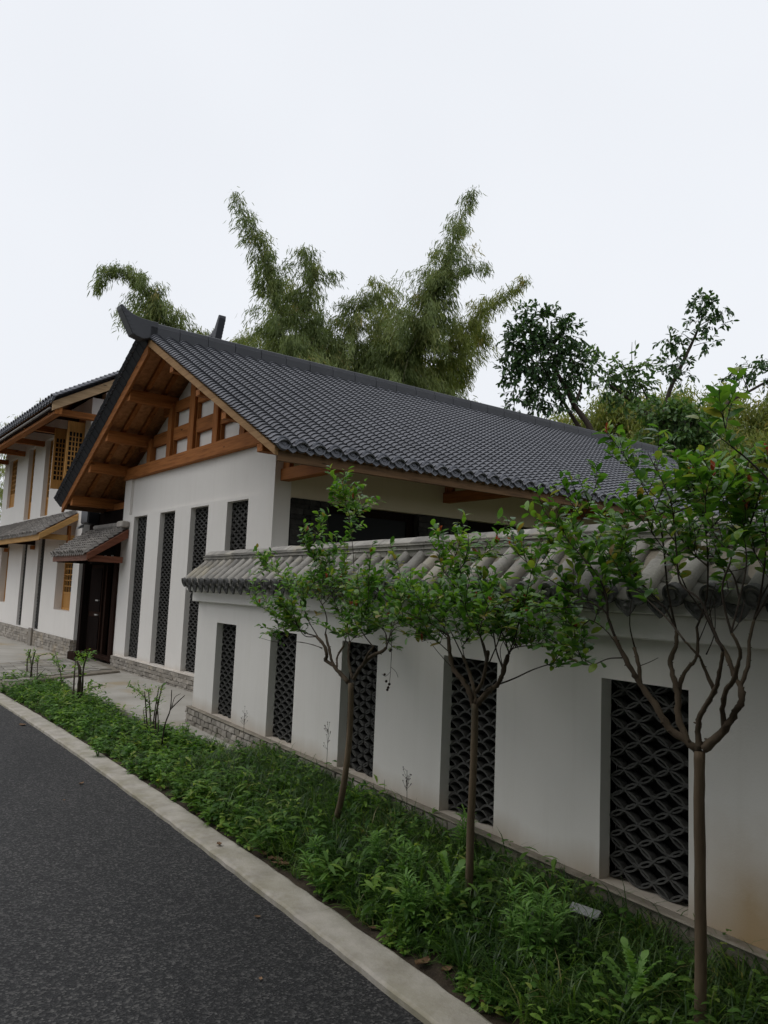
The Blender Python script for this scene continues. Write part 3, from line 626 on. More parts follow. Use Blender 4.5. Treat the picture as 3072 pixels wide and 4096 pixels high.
MB().box(LX0+.261, LX1-.261, 8.95, 9.2, 0.1, 5.6).obj('rear_wall', PLASTER_HI, house)
MB().box(LX0, LX1, LY-0.03, LY+0.2, 0.06, 0.443).obj('plinth', MORTAR, house)
bricks(house, LX0, LX1-0.02, 0.07, 6, 0.19, 0.0625, LY-0.05, 0.03)
MB().box(-20.02, -19.72, LY-0.10, LY-0.052, 0.07, 0.50).obj('plinth_pier', BRICK, house, bevel=0.008)
bricks(house, LY-0.02, LY+0.7, 0.07, 6, 0.25, 0.0625, LX1+0.03, 0.03, along='y')
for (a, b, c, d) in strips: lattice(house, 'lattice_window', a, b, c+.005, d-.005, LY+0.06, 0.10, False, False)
def wood_window(parent, x0, x1, z0, z1, y, cols, rows, solid=0.28, mat=YELLOWZ, name='window', back=True):
    f = MB(); t = 0.05
    holed(f, x0, x1, z0, z1, y, y+0.05, [(x0+t, x1-t, z0+t, z1-t)])
    f = f.obj(name, mat, parent, bevel=0.003); zs = z0+t+(z1-z0)*solid
    MB().box(x0+t, x1-t, y+.015, y+.035, z0+t, zs).obj('lower_panel', mat, f)
    MB().box(x0+t, x1-t, y+.006, y+.044, zs+.001, zs+.05).obj('mid_rail', mat, f)
    for i in range(1, cols):
        xc = x0+t+(x1-x0-2*t)*i/cols; MB().box(xc-.011, xc+.011, y+.012, y+.038, zs+.051, z1-t).obj('mullion', mat, f)
    for j in range(1, rows):
        zc = zs+.05+(z1-t-zs-.05)*j/rows; MB().box(x0+t, x1-t, y+.016, y+.034, zc-.012, zc+.012).obj('glazing_bar', mat, f)
    if back: MB().box(x0+t, x1-t, y+.052, y+.058, z0+t, z1-t).obj('pane', GLASS, f)
    return f
for (a, b, c, d) in lows: wood_window(house, a+.002, b-.002, c+.002, d-.002, LY+0.16, 6, 8, 0.2)
wood_window(house, -24.298, -23.332, 3.602, 4.978, LY+0.07, 5, 7, 0.22); wood_window(house, -18.018, -17.022, 3.602, 4.978, LY+0.17, 6, 7, 0.12)
for (a, b, c, d) in ups[:2]: wood_window(house, a+.002, b-.002, c+.002, d-.002, LY+0.10, 3, 8, 0.2)
def leaf_shutter(x, name='shutter'):
    # an open casement standing square to the wall
    f = MB(); y0, y1, z0, z1 = 4.25, 4.598, 3.62, 4.96; t = 0.045
    for q in ((y0, y0+t, z0, z1), (y1-t, y1, z0, z1), (y0+t, y1-t, z1-.22, z1), (y0+t, y1-t, z0, z0+.2)): f.box(x, x+.04, q[0], q[1], q[2], q[3])
    f = f.obj(name, YELLOWZ, house, bevel=0.003)
    for i in range(1, 4):
        yc = y0+t+(y1-y0-2*t)*i/4; MB().box(x+.008, x+.032, yc-.011, yc+.011, z0+.2, z1-.22).obj('mullion', YELLOWZ, f)
    for j in range(1, 9):
        if j == 1: MB().box(x+.017, x+.023, y0+t, y1-t, z0+.2, z1-.22).obj('pane', GLASS, f)  # dark sheet added to stand for the dark opening behind the lattice
        zc = z0+.2+(z1-z0-.42)*j/9; MB().box(x+.01, x+.03, y0+t, y1-t, zc-.012, zc+.012).obj('glazing_bar', YELLOWZ, f)
leaf_shutter(-17.02); leaf_shutter(-18.06)
MB().box(-18.05, -16.98, 4.56, 4.599, 4.965, 5.12).obj('window_header', WOODX, house)
# upper roof
UX0, UX1, UYE = -25.9, -15.9, 3.66
def zu(y): return RZL - SLL*abs(y-RY)
for s in (-1, 1):
    ye = RY+s*(RY-UYE); p = [(RY, RZL-0.07), (ye, zu(ye)-0.07), (ye, zu(ye)-0.10), (RY, RZL-0.10)]
    MB().prism([(UX0+.03, y, z) for y, z in p], (UX1-UX0-.06, 0, 0)).obj('roof_deck', OSB, house)
    for xb, mt in ((UX1-0.04, wood('bleached_pine_y', (.34,.21,.11), (.52,.36,.21), 'y') if s < 0 else WOODY), (UX0, WOODY)):
        q = [(RY+s*.002, RZL-0.075), (ye, zu(ye)-0.075), (ye, zu(ye)-0.255), (RY+s*.002, RZL-0.29)]
        MB().prism([(xb, y, z) for y, z in q], (0.045, 0, 0)).obj('barge_board', mt, house, bevel=0.004)
    sa = math.atan(SLL); L = (RY-UYE)/math.cos(sa)
    roof_tiles(house, 'roof_tile', HALLP, PU, L/40, 0.021, 0.021, int((UX1-UX0)/PU)+1, 40, (UX0, RY+s*.03, RZL-.02), (1, 0, 0), (0, s*math.cos(sa), -math.sin(sa)), TILE, 60 if s < 0 else 0, restname='roof_tile_field')
for c in range(int((UX1-UX0)/PU)+1):
    xc = UX0+PU*(c+.5); link('eave_disc', DISC, house, (xc, UYE-.03, zu(UYE)-.012), (-0.25, 0, 0)); link('drip_tile', DRIP, house, (xc-PU/2, UYE-.015, zu(UYE)-.035), (-0.3, 0, 0))
MB().box(UX0+.05, UX1-.05, UYE+.02, UYE+.05, zu(UYE)-.24, zu(UYE)-.08).obj('eave_fascia', BROWNZ, house)
MB().box(UX0+.1, UX1-.05, UYE+.06, UYE+.20, zu(UYE)-.30, zu(UYE)-.15).obj('eave_plate', WOODX, house, bevel=0.005)
MB().tube([(UX0+.1, UYE-.02, zu(UYE)-.20), (UX1-.1, UYE-.02, zu(UYE)-.20)], 0.022, 8).obj('gutter_pipe', flat('pale_pipe', (0.28, 0.26, 0.24)), house, smooth=True)
for xb in (-16.3, -18.4, -20.45, -22.5, -24.6): MB().box(xb-.06, xb+.06, UYE+.03, LY-.001 if xb < LX1 else 5.4, 4.90, 5.03).obj('eave_beam', WOODY, house, bevel=0.006)
for xb in (-17.4, -19.4, -21.4, -23.4): MB().box(xb-.05, xb+.05, UYE+.2, LY-.001, 5.05, 5.18).obj('rafter_tail', BROWNZ, house, bevel=0.006)
for yb in (5.3, 6.2, 6.9, 7.6, 8.5): MB().box(LX1+.001, UX1-.05, yb-.06, yb+.06, zu(yb)-.34, zu(yb)-.20).obj('purlin', WOODX, house, bevel=0.006)
xx = UX0
while xx < UX1:
    L = min(.47, UX1-xx); MB().box(xx+.002, xx+L-.002, RY-.10, RY+.10, RZL-.05, RZL+.085).obj('ridge_tile', RIDGE, house, bevel=0.006)
    MB().prism([(xx+.002, RY-.085, RZL+.086), (xx+.002, RY+.085, RZL+.086), (xx+.002, RY+.07, RZL+.14), (xx+.002, RY, RZL+.155), (xx+.002, RY-.07, RZL+.14)], (L-.004, 0, 0)).obj('ridge_cap', RIDGE, house, bevel=0.004); xx += L
finial(house, [(-0.16, RZL-0.10), (-0.36, RZL+0.42), (-0.36, RZL+0.48), (-0.30, RZL+0.50), (-0.25, RZL+0.43), (-0.12, RZL+0.25), (0.05, RZL+0.16), (0.3, RZL+0.157), (0.3, RZL-0.06), (-0.10, RZL-0.12)], 0.15, 'x', (UX1, RY), RIDGE, 8)
# skirt roof over the ground floor
PX0, PX1, PYE, PZE, PZT = -25.2, -16.95, 3.88, 2.60, 3.07
sa = math.atan2(PZT-PZE, LY-PYE); L = math.hypot(PZT-PZE, LY-PYE)
skirt = MB().prism([(PX0, PYE, PZE-.03), (PX0, LY-.001, PZT-.03), (PX0, LY-.001, PZT-.05), (PX0, PYE, PZE-.05)], (PX1-PX0, 0, 0)).obj('skirt_roof', OSB, house)
roof_tiles(skirt, 'small_tile', OLDP, 0.13, L/9.5, 0.026, 0.026, int((PX1-PX0)/0.13), 10, (PX0, LY-.005, PZT), (1, 0, 0), (0, -math.cos(sa), -math.sin(sa)), PENTTILE, 290, 0.02, restname='small_tile_field')
SDRIP = drip_mesh(0.10, 0.07, 0.012, PENTTILE, 'drip_tile')
for c in range(int((PX1-PX0)/0.13)):
    link('drip_tile', SDRIP, house, (PX0+.13*(c+1), PYE-.05, PZE-.005), (-0.35+random.uniform(-.1, .1), random.uniform(-.12, .12), 0))
MB().box(PX0, PX1-.03, PYE-.02, PYE+.02, PZE-.17, PZE-.052).obj('skirt_fascia', YELLOWX, house, bevel=0.004)
MB().prism([(PX1-.03, PYE-.02, PZE-.16), (PX1-.03, LY-.001, PZT-.17), (PX1-.03, LY-.001, PZT-.035), (PX1-.03, PYE-.02, PZE-.035)], (.045, 0, 0)).obj('skirt_barge_board', YELLOWY, house, bevel=0.004)
for xb in (-17.15, -20.54, -23.6):
    MB().box(xb-.05, xb+.05, PYE+.02, LY-.001, 2.47, 2.58).obj('skirt_beam', YELLOWY if xb > -18 else BROWNZ, house, bevel=0.005); MB().box(xb-.06, xb+.06, LY-.09, LY-.001, 2.36, 2.46).obj('beam_block', WOODZ, house, bevel=0.004)
MB().box(-17.13-.07, -17.13+.07, LY-.14, LY-.091, 2.40, 2.78).obj('hanging_post', WOODZ, house, bevel=0.005)

# ================================================================== GATE BETWEEN HOUSE AND HALL (building frame)
GX0, GX1 = LX1+.032, HX0-.002
gate = thing('gate', 'dark wooden gate under a small tiled canopy between house and hall', 'gate', ((GX0+GX1)/2, 4.9, 0.19), bld=True)
MB().box(GX0, GX0+.16, 4.66, 4.86, 0.19, 2.45).obj('gate_post', DARKZ, gate, bevel=0.006); MB().box(GX1-.2, GX1, 4.66, 4.86, 0.19, 2.62).obj('gate_post', BROWNZ, gate, bevel=0.006)
MB().box(GX0+.161, GX1-.201, 4.68, 4.84, 2.24, 2.45).obj('lintel', DARKZ, gate, bevel=0.006)
MB().box(GX0+.161, GX1-.201, 4.72, 4.80, 1.98, 2.239).obj('transom_panel', DARKZ, gate)
for k in range(3): MB().box(-15.75+k*.42, -15.67+k*.42, 4.70, 4.719, 2.06, 2.14).obj('transom_carving', PLASTER_HI, gate)
dl = MB().box(GX0+.17, -15.62, 4.80, 4.85, 0.26, 1.979).obj('door_leaf', BROWNZ, gate, bevel=0.004)
MB().box(GX0+.2, -15.66, 4.785, 4.799, 0.34, 0.95).obj('door_panel', DARKZ, dl); MB().box(GX0+.2, -15.66, 4.785, 4.799, 1.05, 1.9).obj('door_panel', DARKZ, dl)
for z in (0.98, 1.26): MB().box(-15.86, -15.70, 4.755, 4.784, z, z+.025).obj('door_bar', flat('pale_metal_%d' % int(z*100), (0.35, 0.34, 0.32), 0.5), dl)
MB().box(-15.60, -15.50, 4.84, 4.92, 0.26, 1.979).obj('door_stile', BROWNZ, gate); MB().box(-15.02, -14.62, 4.80, 4.85, 0.26, 1.979).obj('door_leaf', BROWNZ, gate, bevel=0.004)
MB().box(GX0+.161, GX1-.201, 4.70, 4.86, 0.19, 0.258).obj('threshold', BROWNZ, gate, bevel=0.006)
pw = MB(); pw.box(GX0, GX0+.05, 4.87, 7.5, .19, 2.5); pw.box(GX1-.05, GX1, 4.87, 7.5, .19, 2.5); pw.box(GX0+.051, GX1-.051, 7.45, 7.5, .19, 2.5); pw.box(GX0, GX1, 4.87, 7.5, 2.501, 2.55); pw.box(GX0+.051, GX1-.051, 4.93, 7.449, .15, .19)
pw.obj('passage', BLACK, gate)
MB().box(GX0, GX1, 4.74, 4.86, 2.452, 3.0).obj('shade_black_wall_over_gate', DARKZ, gate)  # wall coloured near-black for the deep shadow over the gate
# canopy
CX0, CX1, CYE, CYT, CZE, CZT = -16.28, -14.02, 4.02, 4.69, 2.15, 2.62
sa = math.atan2(CZT-CZE, CYT-CYE); L = math.hypot(CZT-CZE, CYT-CYE)
can = MB().prism([(CX0, CYE, CZE-.03), (CX0, CYT, CZT-.03), (CX0, CYT, CZT-.05), (CX0, CYE, CZE-.05)], (CX1-CX0, 0, 0)).obj('canopy', REDX, gate)
roof_tiles(can, 'small_tile', OLDP, 0.13, L/8.5, 0.026, 0.026, int((CX1-CX0)/0.13), 9, (CX0, CYT-.005, CZT), (1, 0, 0), (0, -math.cos(sa), -math.sin(sa)), PENTTILE, 300, 0.02)
for c in range(int((CX1-CX0)/0.13)): link('drip_tile', SDRIP, gate, (CX0+.13*(c+.9), CYE-.055, CZE-.005), (-0.35+random.uniform(-.12, .12), random.uniform(-.15, .15), 0))
MB().box(CX0, CX1-.03, CYE-.02, CYE+.02, CZE-.16, CZE-.052).obj('canopy_fascia', REDX, gate, bevel=0.004)
MB().prism([(CX1-.03, CYE-.02, CZE-.15), (CX1-.03, CYT, CZT-.19), (CX1-.03, CYT, CZT-.035), (CX1-.03, CYE-.02, CZE-.035)], (.045, 0, 0)).obj('canopy_barge_board', REDY, gate, bevel=0.004)
MB().prism([(CX1-.10, CYE+.03, CZE-.17), (CX1-.10, CYT-.05, CZE-.17), (CX1-.10, CYT-.05, CZE-.06), (CX1-.10, CYE+.03, CZE-.06)], (.065, 0, 0)).obj('canopy_bracket', REDY, gate, bevel=0.004)
MB().box(CX0+.1, CX0+.18, CYE+.03, 4.66, CZE-.17, CZE-.06).obj('canopy_bracket', DARKZ, gate)
m = MB().tube([(CX0+.5, CYT-.06, CZT+.06), (CX1+.0, CYT-.06, CZT+.05)], 0.055, 8); m.obj('canopy_ridge', PENTTILE, gate, smooth=True)
MB().box(CX1-.30, CX1+.02, CYT-.13, CYT-.0, CZT+.0, CZT+.115).obj('ridge_end_stone', rough_mat('whitewashed_stone', (.34,.31,.28),(.46,.42,.38),6), gate, bevel=0.02)
# timber step and the black box with its lamp on the wall above the gate
tag(MB().box(-15.62, -15.12, 4.24, 4.46, 0.0, 0.15).obj('step_block', BROWNZ, None, bevel=0.01, loc=(0, 0, 0)), 'dark timber step block lying before the gate threshold', 'step')
so_ = bpy.data.objects['step_block']; so_.rotation_euler = (0, 0, TH); so_.location = (0, 0, 0.16)
lamp = thing('meter_box', 'black meter box with a small floodlight on the wall over the gate canopy', 'meter box', (-16.1, 4.64, 2.75), bld=True)
MB().box(-16.42, -15.95, 4.52, 4.735, 2.78, 3.10).obj('box_body', flat('black_paint', (0.014, 0.016, 0.02), 0.5), lamp, bevel=0.01)
MB().box(-16.40, -15.97, 4.505, 4.519, 2.80, 3.08).obj('box_door', flat('black_paint_door', (0.018, 0.02, 0.026), 0.45), lamp)
MB().prism([(-16.30, 4.5, 2.70), (-16.30, 4.40, 2.66), (-16.30, 4.40, 2.70), (-16.30, 4.5, 2.775)], (.16, 0, 0)).obj('lamp_head', flat('lamp_grey', (0.2, 0.2, 0.2)), lamp)

# ================================================================== GARDEN WALL (world frame)
WX0, WX1, WY = -8.6, 1.1, 3.0
gw = thing('garden_wall', 'long white garden wall with grey tiled coping and lattice openings along the planting bed', 'wall', ((WX0+WX1)/2, WY+.12, 0.0))
ops = [(-7.995, -7.455), (-6.62, -6.09), (-5.30, -4.788), (-4.006, -3.496), (-2.722, -2.228), (-1.40, -0.90), (-0.1, 0.4)]
mb = MB(); holed(mb, WX0, WX1, 0.30, 1.62, WY, WY+0.24, [(a, b, .302, 1.245) for a, b in ops]); mb.obj('wall', PLASTER, gw)
MB().box(WX0-.06, WX1, WY-.06, WY+.30, 1.45, 1.565).obj('lower_band', PLASTER_HI, gw, bevel=0.006)
MB().box(WX0-.10, WX1, WY-.12, WY+.36, 1.566, 1.655).obj('upper_band', PLASTER_HI, gw, bevel=0.006)
for i, (a, b) in enumerate(ops):
    if i > 5: continue
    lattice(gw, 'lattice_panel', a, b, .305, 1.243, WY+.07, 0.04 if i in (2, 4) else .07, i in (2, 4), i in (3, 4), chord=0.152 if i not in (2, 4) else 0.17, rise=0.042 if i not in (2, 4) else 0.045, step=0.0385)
MB().box(WX0-.05, WX1, WY-.03, WY+.27, -.03, .285).obj('plinth', MORTAR, gw)
MB().box(WX0-.055, WX1, WY-.055, WY+.28, .2852, .299).obj('plinth_cap', MORTAR, gw, bevel=0.006)
bricks(gw, WX0-.055, -3.6, .10, 3, .125, .0615, WY-.05, .03)
bricks(gw, WY-.04, WY+.26, .10, 3, .155, .0615, WX0-.04, .03, along='y')
# coping of barrel tiles with carved discs and drip tiles
EY, EZ, TY, TZ = WY-.20, 1.665, WY+.05, 1.905   # eave and ridge foot of the tile bed
ca = math.atan2(TZ-EZ, TY-EY); LS = math.hypot(TZ-EZ, TY-EY); PC = 0.1825
MB().prism([(WX0-.05, EY+.03, EZ-.03), (WX0-.05, TY+.01, TZ-.03), (WX0-.05, WY+.12+(WY+.12-TY)-.01, TZ-.03), (WX0-.05, WY+.24+.17, EZ-.03)], (WX1-WX0+.05, 0, 0)).obj('coping_core', MORTAR, gw)
def barrel(length, r, mat, name, tap=0.94):
    n = 10; vs = []; fs = []
    for j, (t, k) in enumerate(((0, tap), (.0, tap), (1, 1.0), (1.0, .82), (0.9, .80))):
        for i in range(n+1):
            a = -0.12*math.pi + 1.24*math.pi*i/n; vs.append((r*k*math.cos(a), -t*length, r*k*math.sin(a)))
    for j in range(4):
        for i in range(n): b = j*(n+1)+i; fs.append((b, b+1, b+n+2, b+n+1))
    mb = MB(); mb.add(vs, fs); me = mb.mesh(name, mat, True)
    try: me.set_sharp_from_angle(angle=math.radians(50))
    except Exception: pass
    return me
BAR = barrel(LS*.56, .050, OLDTILE, 'barrel_tile'); BAR2 = barrel(LS*.50, .0475, OLDTILE, 'barrel_tile')
def pan_mesh(length, wd, mat):
    n = 6; vs = []; fs = []
    for j, t in enumerate((0, 1, 1)):
        for i in range(n+1): u = -wd/2+wd*i/n; vs.append((u, -t*length, 0.10*wd*(abs(2*i/n-1)**2)*2 + (0.012 if t else 0) - (0.012 if j == 2 else 0)))
    for j in range(2):
        for i in range(n): b = j*(n+1)+i; fs.append((b, b+1, b+n+2, b+n+1))
    mb = MB(); mb.add(vs, fs); return mb.mesh('pan_tile', mat, True)
PAN = pan_mesh(LS*.36, .15, rough_mat('pan_tile', (.13,.125,.115), (.25,.24,.215), 7, .9, .35, 80, 6, (.2,.18,.12), .35, .2)); GDISC = disc_mesh(.050, .03, OLDTILE_D, 'eave_disc'); GDRIP = drip_mesh(.115, .085, .016, OLDTILE_D, 'drip_tile')
eb = MB()
ncol = int((WX1-WX0+.1)/PC); rot = (ca, 0, 0)
ed = Vector((0, -math.cos(ca), -math.sin(ca))); nr = Vector((0, -math.sin(ca), math.cos(ca)))
for c in range(ncol):
    x = WX0+.06+PC*c; j = random.uniform(-.004, .004); top = Vector((x+j, TY+.02, TZ-.02))
    if x > -0.6: bb = True
    link('barrel_tile', BAR2, gw, top+nr*.004, (ca, 0, random.uniform(-.02, .02)))
    lo = top+ed*(LS*.46)+nr*.012; link('barrel_tile', BAR, gw, lo, (ca, 0, random.uniform(-.03, .03)))
    dp = lo+ed*(LS*.56+.006)+nr*.012; link('eave_disc', GDISC, gw, dp, (ca*.45, 0, random.uniform(-.06, .06)))
    for q in range(3): link('pan_tile', PAN, gw, top+Vector((PC/2, 0, 0))+ed*(LS*(.02+.335*q))-nr*.022+nr*.004*q, rot)
    pe = top+Vector((PC/2, 0, 0))+ed*(LS*1.05+.0)-nr*.002; link('drip_tile', GDRIP, gw, pe, (ca*.35+random.uniform(-.04, .04), random.uniform(-.05, .05), random.uniform(-.05, .05)))
# back slope of the coping as one field
bk = MB(); 
for c in range(ncol):
    x = WX0+.06+PC*c; y0 = 2*(WY+.12)-TY-.02
    for i in range(7):
        a = math.pi*i/7; a2 = math.pi*(i+1)/7; r = .055
        p = [(x+r*math.cos(a), y0, TZ-.02+r*math.sin(a)), (x+r*math.cos(a2), y0, TZ-.02+r*math.sin(a2)), (x+r*math.cos(a2), y0+.27, TZ-.26+r*math.sin(a2)), (x+r*math.cos(a), y0+.27, TZ-.26+r*math.sin(a))]
        bk.add(p, [(0, 1, 2, 3)])
o = bk.obj('rear_barrel_tile_field', OLDTILE, gw, fix=False); o['kind'] = 'stuff'
# ridge of the coping: two lipped courses and a capping course
xx = WX0-.02; k = 0
while xx < WX1:
    L = min(random.uniform(.215, .235), WX1-xx); yc = WY+.12; zb = TZ-.005+random.uniform(-.002, .002)
    MB().box(xx+.002, xx+L-.002, yc-.085, yc+.085, zb-.03, zb+.018).obj('ridge_course_tile', OLDTILE, gw, bevel=0.004)
    MB().box(xx+.002, xx+L-.002, yc-.098, yc+.098, zb+.0185, zb+.027).obj('ridge_lip_tile', OLDTILE, gw)
    xx += L
xx = WX0-.04
while xx < WX1:
    L = min(random.uniform(.2, .23), WX1-xx); yc = WY+.12; zb = TZ+.0225
    MB().box(xx+.002, xx+L-.002, yc-.080, yc+.080, zb, zb+.022).obj('ridge_course_tile', OLDTILE, gw, bevel=0.004)
    MB().box(xx+.001, xx+L-.001, yc-.094, yc+.094, zb+.0225, zb+.032).obj('ridge_lip_tile', OLDTILE, gw)
    xx += L
xx = WX0+.0
while xx < WX1:
    L = min(random.uniform(.185, .205), WX1-xx); yc = WY+.12; zb = TZ+.055; j = random.uniform(-.003, .003)
    pts = [(-.085, 0), (.085, 0), (.088, .012), (.05, .038), (.03, .052), (-.03, .052), (-.05, .038), (-.088, .012)]
    MB().prism([(xx+.001, yc+y, zb+z+j) for y, z in pts], (L-.003, 0, 0)).obj('ridge_cap_tile', OLDTILE, gw, bevel=0.003); xx += L

# ================================================================== PLANTS
def smooth_line(pts, sub=4):
    """Catmull-Rom through points"""
    P = [Vector(p) for p in pts]; out = []
    for i in range(len(P)-1):
        a, b, c, d = P[max(i-1, 0)], P[i], P[i+1], P[min(i+2, len(P)-1)]
        for k in range(sub):
            t = k/sub; out.append(0.5*((2*b)+(c-a)*t+(2*a-5*b+4*c-d)*t*t+(3*b-a-3*c+d)*t**3))
    out.append(P[-1]); return out
def conv(z, pts):
    a, b, s = z; return [(a+x/s, b+y/s) for x, y in pts]
ZA = (2000, 1600, 1.5028); ZB = (1600, 2400, 2.07375); ZC = (1000, 1900, 2.2114); ZE = (1500, 1900, 1.8433); Z4 = (700, 2300, 2.07375)
S3 = (300, 600, 1.659); S5 = (2072, 1100, 1.659); S6 = (0, 2500, 1.659); S7 = (1000, 3000, 1.659); S8 = (2072, 3096, 1.659); C4 = (900, 700, 1.2762)
def line_y(zz, pts, Y, d0=0.0, d1=0.0, sub=4):
    p = conv(zz, pts); n = len(p); return smooth_line([at_y(x, y, Y+d0+(d1-d0)*i/(n-1)) for i, (x, y) in enumerate(p)], sub)
class Leaves:
    def __init__(s): s.p = []; s.d = []; s.n = []; s.l = []; s.w = []
    def add(s, p, d, n, l, w): s.p.append(tuple(p)); s.d.append(tuple(d)); s.n.append(tuple(n)); s.l.append(l); s.w.append(w)
def rvec(): 
    v = Vector((random.gauss(0, 1), random.gauss(0, 1), random.gauss(0, 1))); return v.normalized()
def leaf_run(lv, pts, t0, t1, gap, L, W, upb=0.5, start_small=True):
    """alternate leaves along a twig between fractions t0..t1"""
    seg = [(pts[i+1]-pts[i]).length for i in range(len(pts)-1)]; tot = sum(seg); s = t0*tot; k = 0; out = []
    acc = 0; i = 0
    while s < t1*tot and i < len(seg):
        while i < len(seg) and acc+seg[i] < s: acc += seg[i]; i += 1
        if i >= len(seg): break
        f = (s-acc)/max(seg[i], 1e-6); p = pts[i].lerp(pts[i+1], f); d = (pts[i+1]-pts[i]).normalized()
        side = d.cross(Vector((0, 0, 1))); side = side.normalized() if side.length > 1e-3 else Vector((1, 0, 0))
        side = Matrix.Rotation(random.uniform(0, 6.28) if abs(d.z) > .6 else random.uniform(-.6, .6), 3, d) @ side
        ld = ((side if k % 2 else -side) + d*random.uniform(.25, .7) + Vector((0, 0, upb*random.uniform(-.3, .7))) + rvec()*.25).normalized()
        l = L*random.uniform(.7, 1.2); lv.add(p, ld, (Vector((0, 0, 1))+rvec()*.55), l, l*W*random.uniform(.85, 1.15)); out.append((p, d)); s += gap*random.uniform(.7, 1.3); k += 1
    return out
LEAF1 = leaf_mesh('leaf', LEAF_MO, [(0, 0, 0)], [(0, 1, 0)], [(0, 0, 1)], [1.0], [0.46])
def put_leaves(lv, parent, mat, single, base, name='foliage', n_ind=0):
    pos = np.array(lv.p); dist = np.linalg.norm(pos-np.array(CAM), axis=1)
    order = np.argsort(dist)
    if n_ind:
        step = max(1, len(order)//(n_ind*2)); pick = order[::step][:n_ind]
    else: pick = order[:0]
    mask = np.ones(len(pos), bool); mask[pick] = False
    b = np.array(base)
    for i in pick:
        d = Vector(lv.d[i]).normalized(); a = d.cross(Vector(lv.n[i])).normalized(); n = a.cross(d)
        o = bpy.data.objects.new('leaf', LEAF1); C.objects.link(o); o.parent = parent; o.location = Vector(lv.p[i])-Vector(base)
        o.rotation_euler = Matrix((a, d, n)).transposed().to_euler(); o.scale = (lv.w[i]/.46, lv.l[i], lv.l[i])
    me = leaf_mesh(name, mat, pos[mask]-b, np.array(lv.d)[mask], np.array(lv.n)[mask], np.array(lv.l)[mask], np.array(lv.w)[mask])
    o = bpy.data.objects.new(name, me); C.objects.link(o); o.parent = parent; o['kind'] = 'stuff'; return o
def myrtle(label, zz, Y, trunk, limbs, shoots, bare, n_ind, L=0.055, seed=1, twigs=1.0, side=1.0):
    random.seed(seed); b = at_y(*conv(zz, [trunk[0][0]])[0], Y); b.z = 0.05
    t = thing('crape_myrtle', label, 'tree', tuple(b), group='young crape myrtles along the garden wall')
    def grow(nm, pts, r0, r1, mat, n=8, wob=.08):
        k = len(pts); rad = [r0+(r1-r0)*(i/(k-1))**.8 for i in range(k)]
        return MB().tube(pts, rad, n, True, wob).obj(nm, mat, t, smooth=True, loc=(0, 0, 0))
    tp = line_y(zz, trunk[0], Y); tp = [Vector((tp[0].x, tp[0].y, 0.0))]+tp
    grow('trunk', tp, trunk[1], trunk[2], BARK, 10, .05)
    lv = Leaves(); red = Leaves(); rn = MB()
    for pts, r0, r1, d0, d1 in limbs:
        lp = line_y(zz, pts, Y, d0, d1); k = len(lp); r0 *= .78; r1 *= .82; rad = [r0+(r1-r0)*(i/(k-1))**.8 for i in range(k)]; lp = [p+rvec()*rad[i]*.22 for i, p in enumerate(lp)]
        mb = MB().tube(lp, [r*random.uniform(.88, 1.16) for r in rad], 8, True, .16)
        for q in range(int(k*.55)):   # pruning knobs and dead spurs
            i = random.randrange(1, k-1); d = (rvec()+Vector((0, 0, .5))).normalized(); mb.tube([lp[i], lp[i]+d*rad[i]*random.uniform(1.3, 1.9)], [rad[i]*.5, rad[i]*.22], 5)
        mb.obj('limb', BARK_M, t, smooth=True)
    def dress(p, t0, red_tip):
        at = leaf_run(lv, p, t0, 1.0, .0165, L, .45)
        for q, (pp, dd) in enumerate(at):
            if random.random() < .33*twigs:
                tl = random.uniform(.06, .20)*(1.1-.45*q/len(at)); td = (rvec()*.8+dd*.65+Vector((0, 0, .35))).normalized()
                pe = [pp, pp+td*tl*.5+rvec()*.008, pp+td*tl+Vector((0, 0, .02))]; rn.tube(pe, [.0018, .0015, .001], 4)
                leaf_run(lv, pe, .15, 1.0, .0150, L*.92, .46)
                if random.random() < .006:
                    for k in range(4): red.add(pe[2], (rvec()*.7+Vector((0, 0, 1))), rvec(), .024, .010)
        if red_tip:
            for k in range(5): red.add(p[-1]+Vector((0, 0, .005*k)), (rvec()*.6+Vector((0, 0, 1.1))), rvec(), L*.48, L*.19)
    for pts, t0, d0, d1, r in shoots:
        p = line_y(zz, pts, Y, d0, d1, 6); grow('shoot', p, r, .0014, BARK_D, 5, .1); dress(p, t0, random.random() < .45)
        for k in range(2 if side > .9 else 1):   # side shoots that open the crown
            i = int(len(p)*random.uniform(max(.2, t0*.9), .85)); i = min(i, len(p)-2); dd = (p[i+1]-p[i]).normalized()
            sd = (dd*.55+rvec()*.7+Vector((0, 0, .2))).normalized(); ln = random.uniform(.12, .26)*side; e = p[i]+sd*ln+Vector((0, 0, ln*.15)); q = smooth_line([p[i], p[i]+sd*ln*.5+rvec()*.015, e], 4)
            grow('shoot', q, .0028, .0012, BARK_D, 5, .1); dress(q, .25, random.random() < .12)
    for pts, d0, d1, r in bare: grow('bare_twig', line_y(zz, pts, Y, d0, d1), r, .0012, BARK_D, 5, .1)
    if rn.v:
        o = rn.obj('twigs', BARK_D, t, fix=False); o['kind'] = 'stuff'
    put_leaves(lv, t, LEAF_M, LEAF_MO, b, 'foliage', n_ind)
    me = leaf_mesh('young_leaves', RED, np.array(red.p)-np.array(b), red.d, red.n, red.l, red.w); o = bpy.data.objects.new('young_leaves', me); C.objects.link(o); o.parent = t; o['kind'] = 'stuff'; o['label'] = 'small red leaves at the shoot tips'
    return t
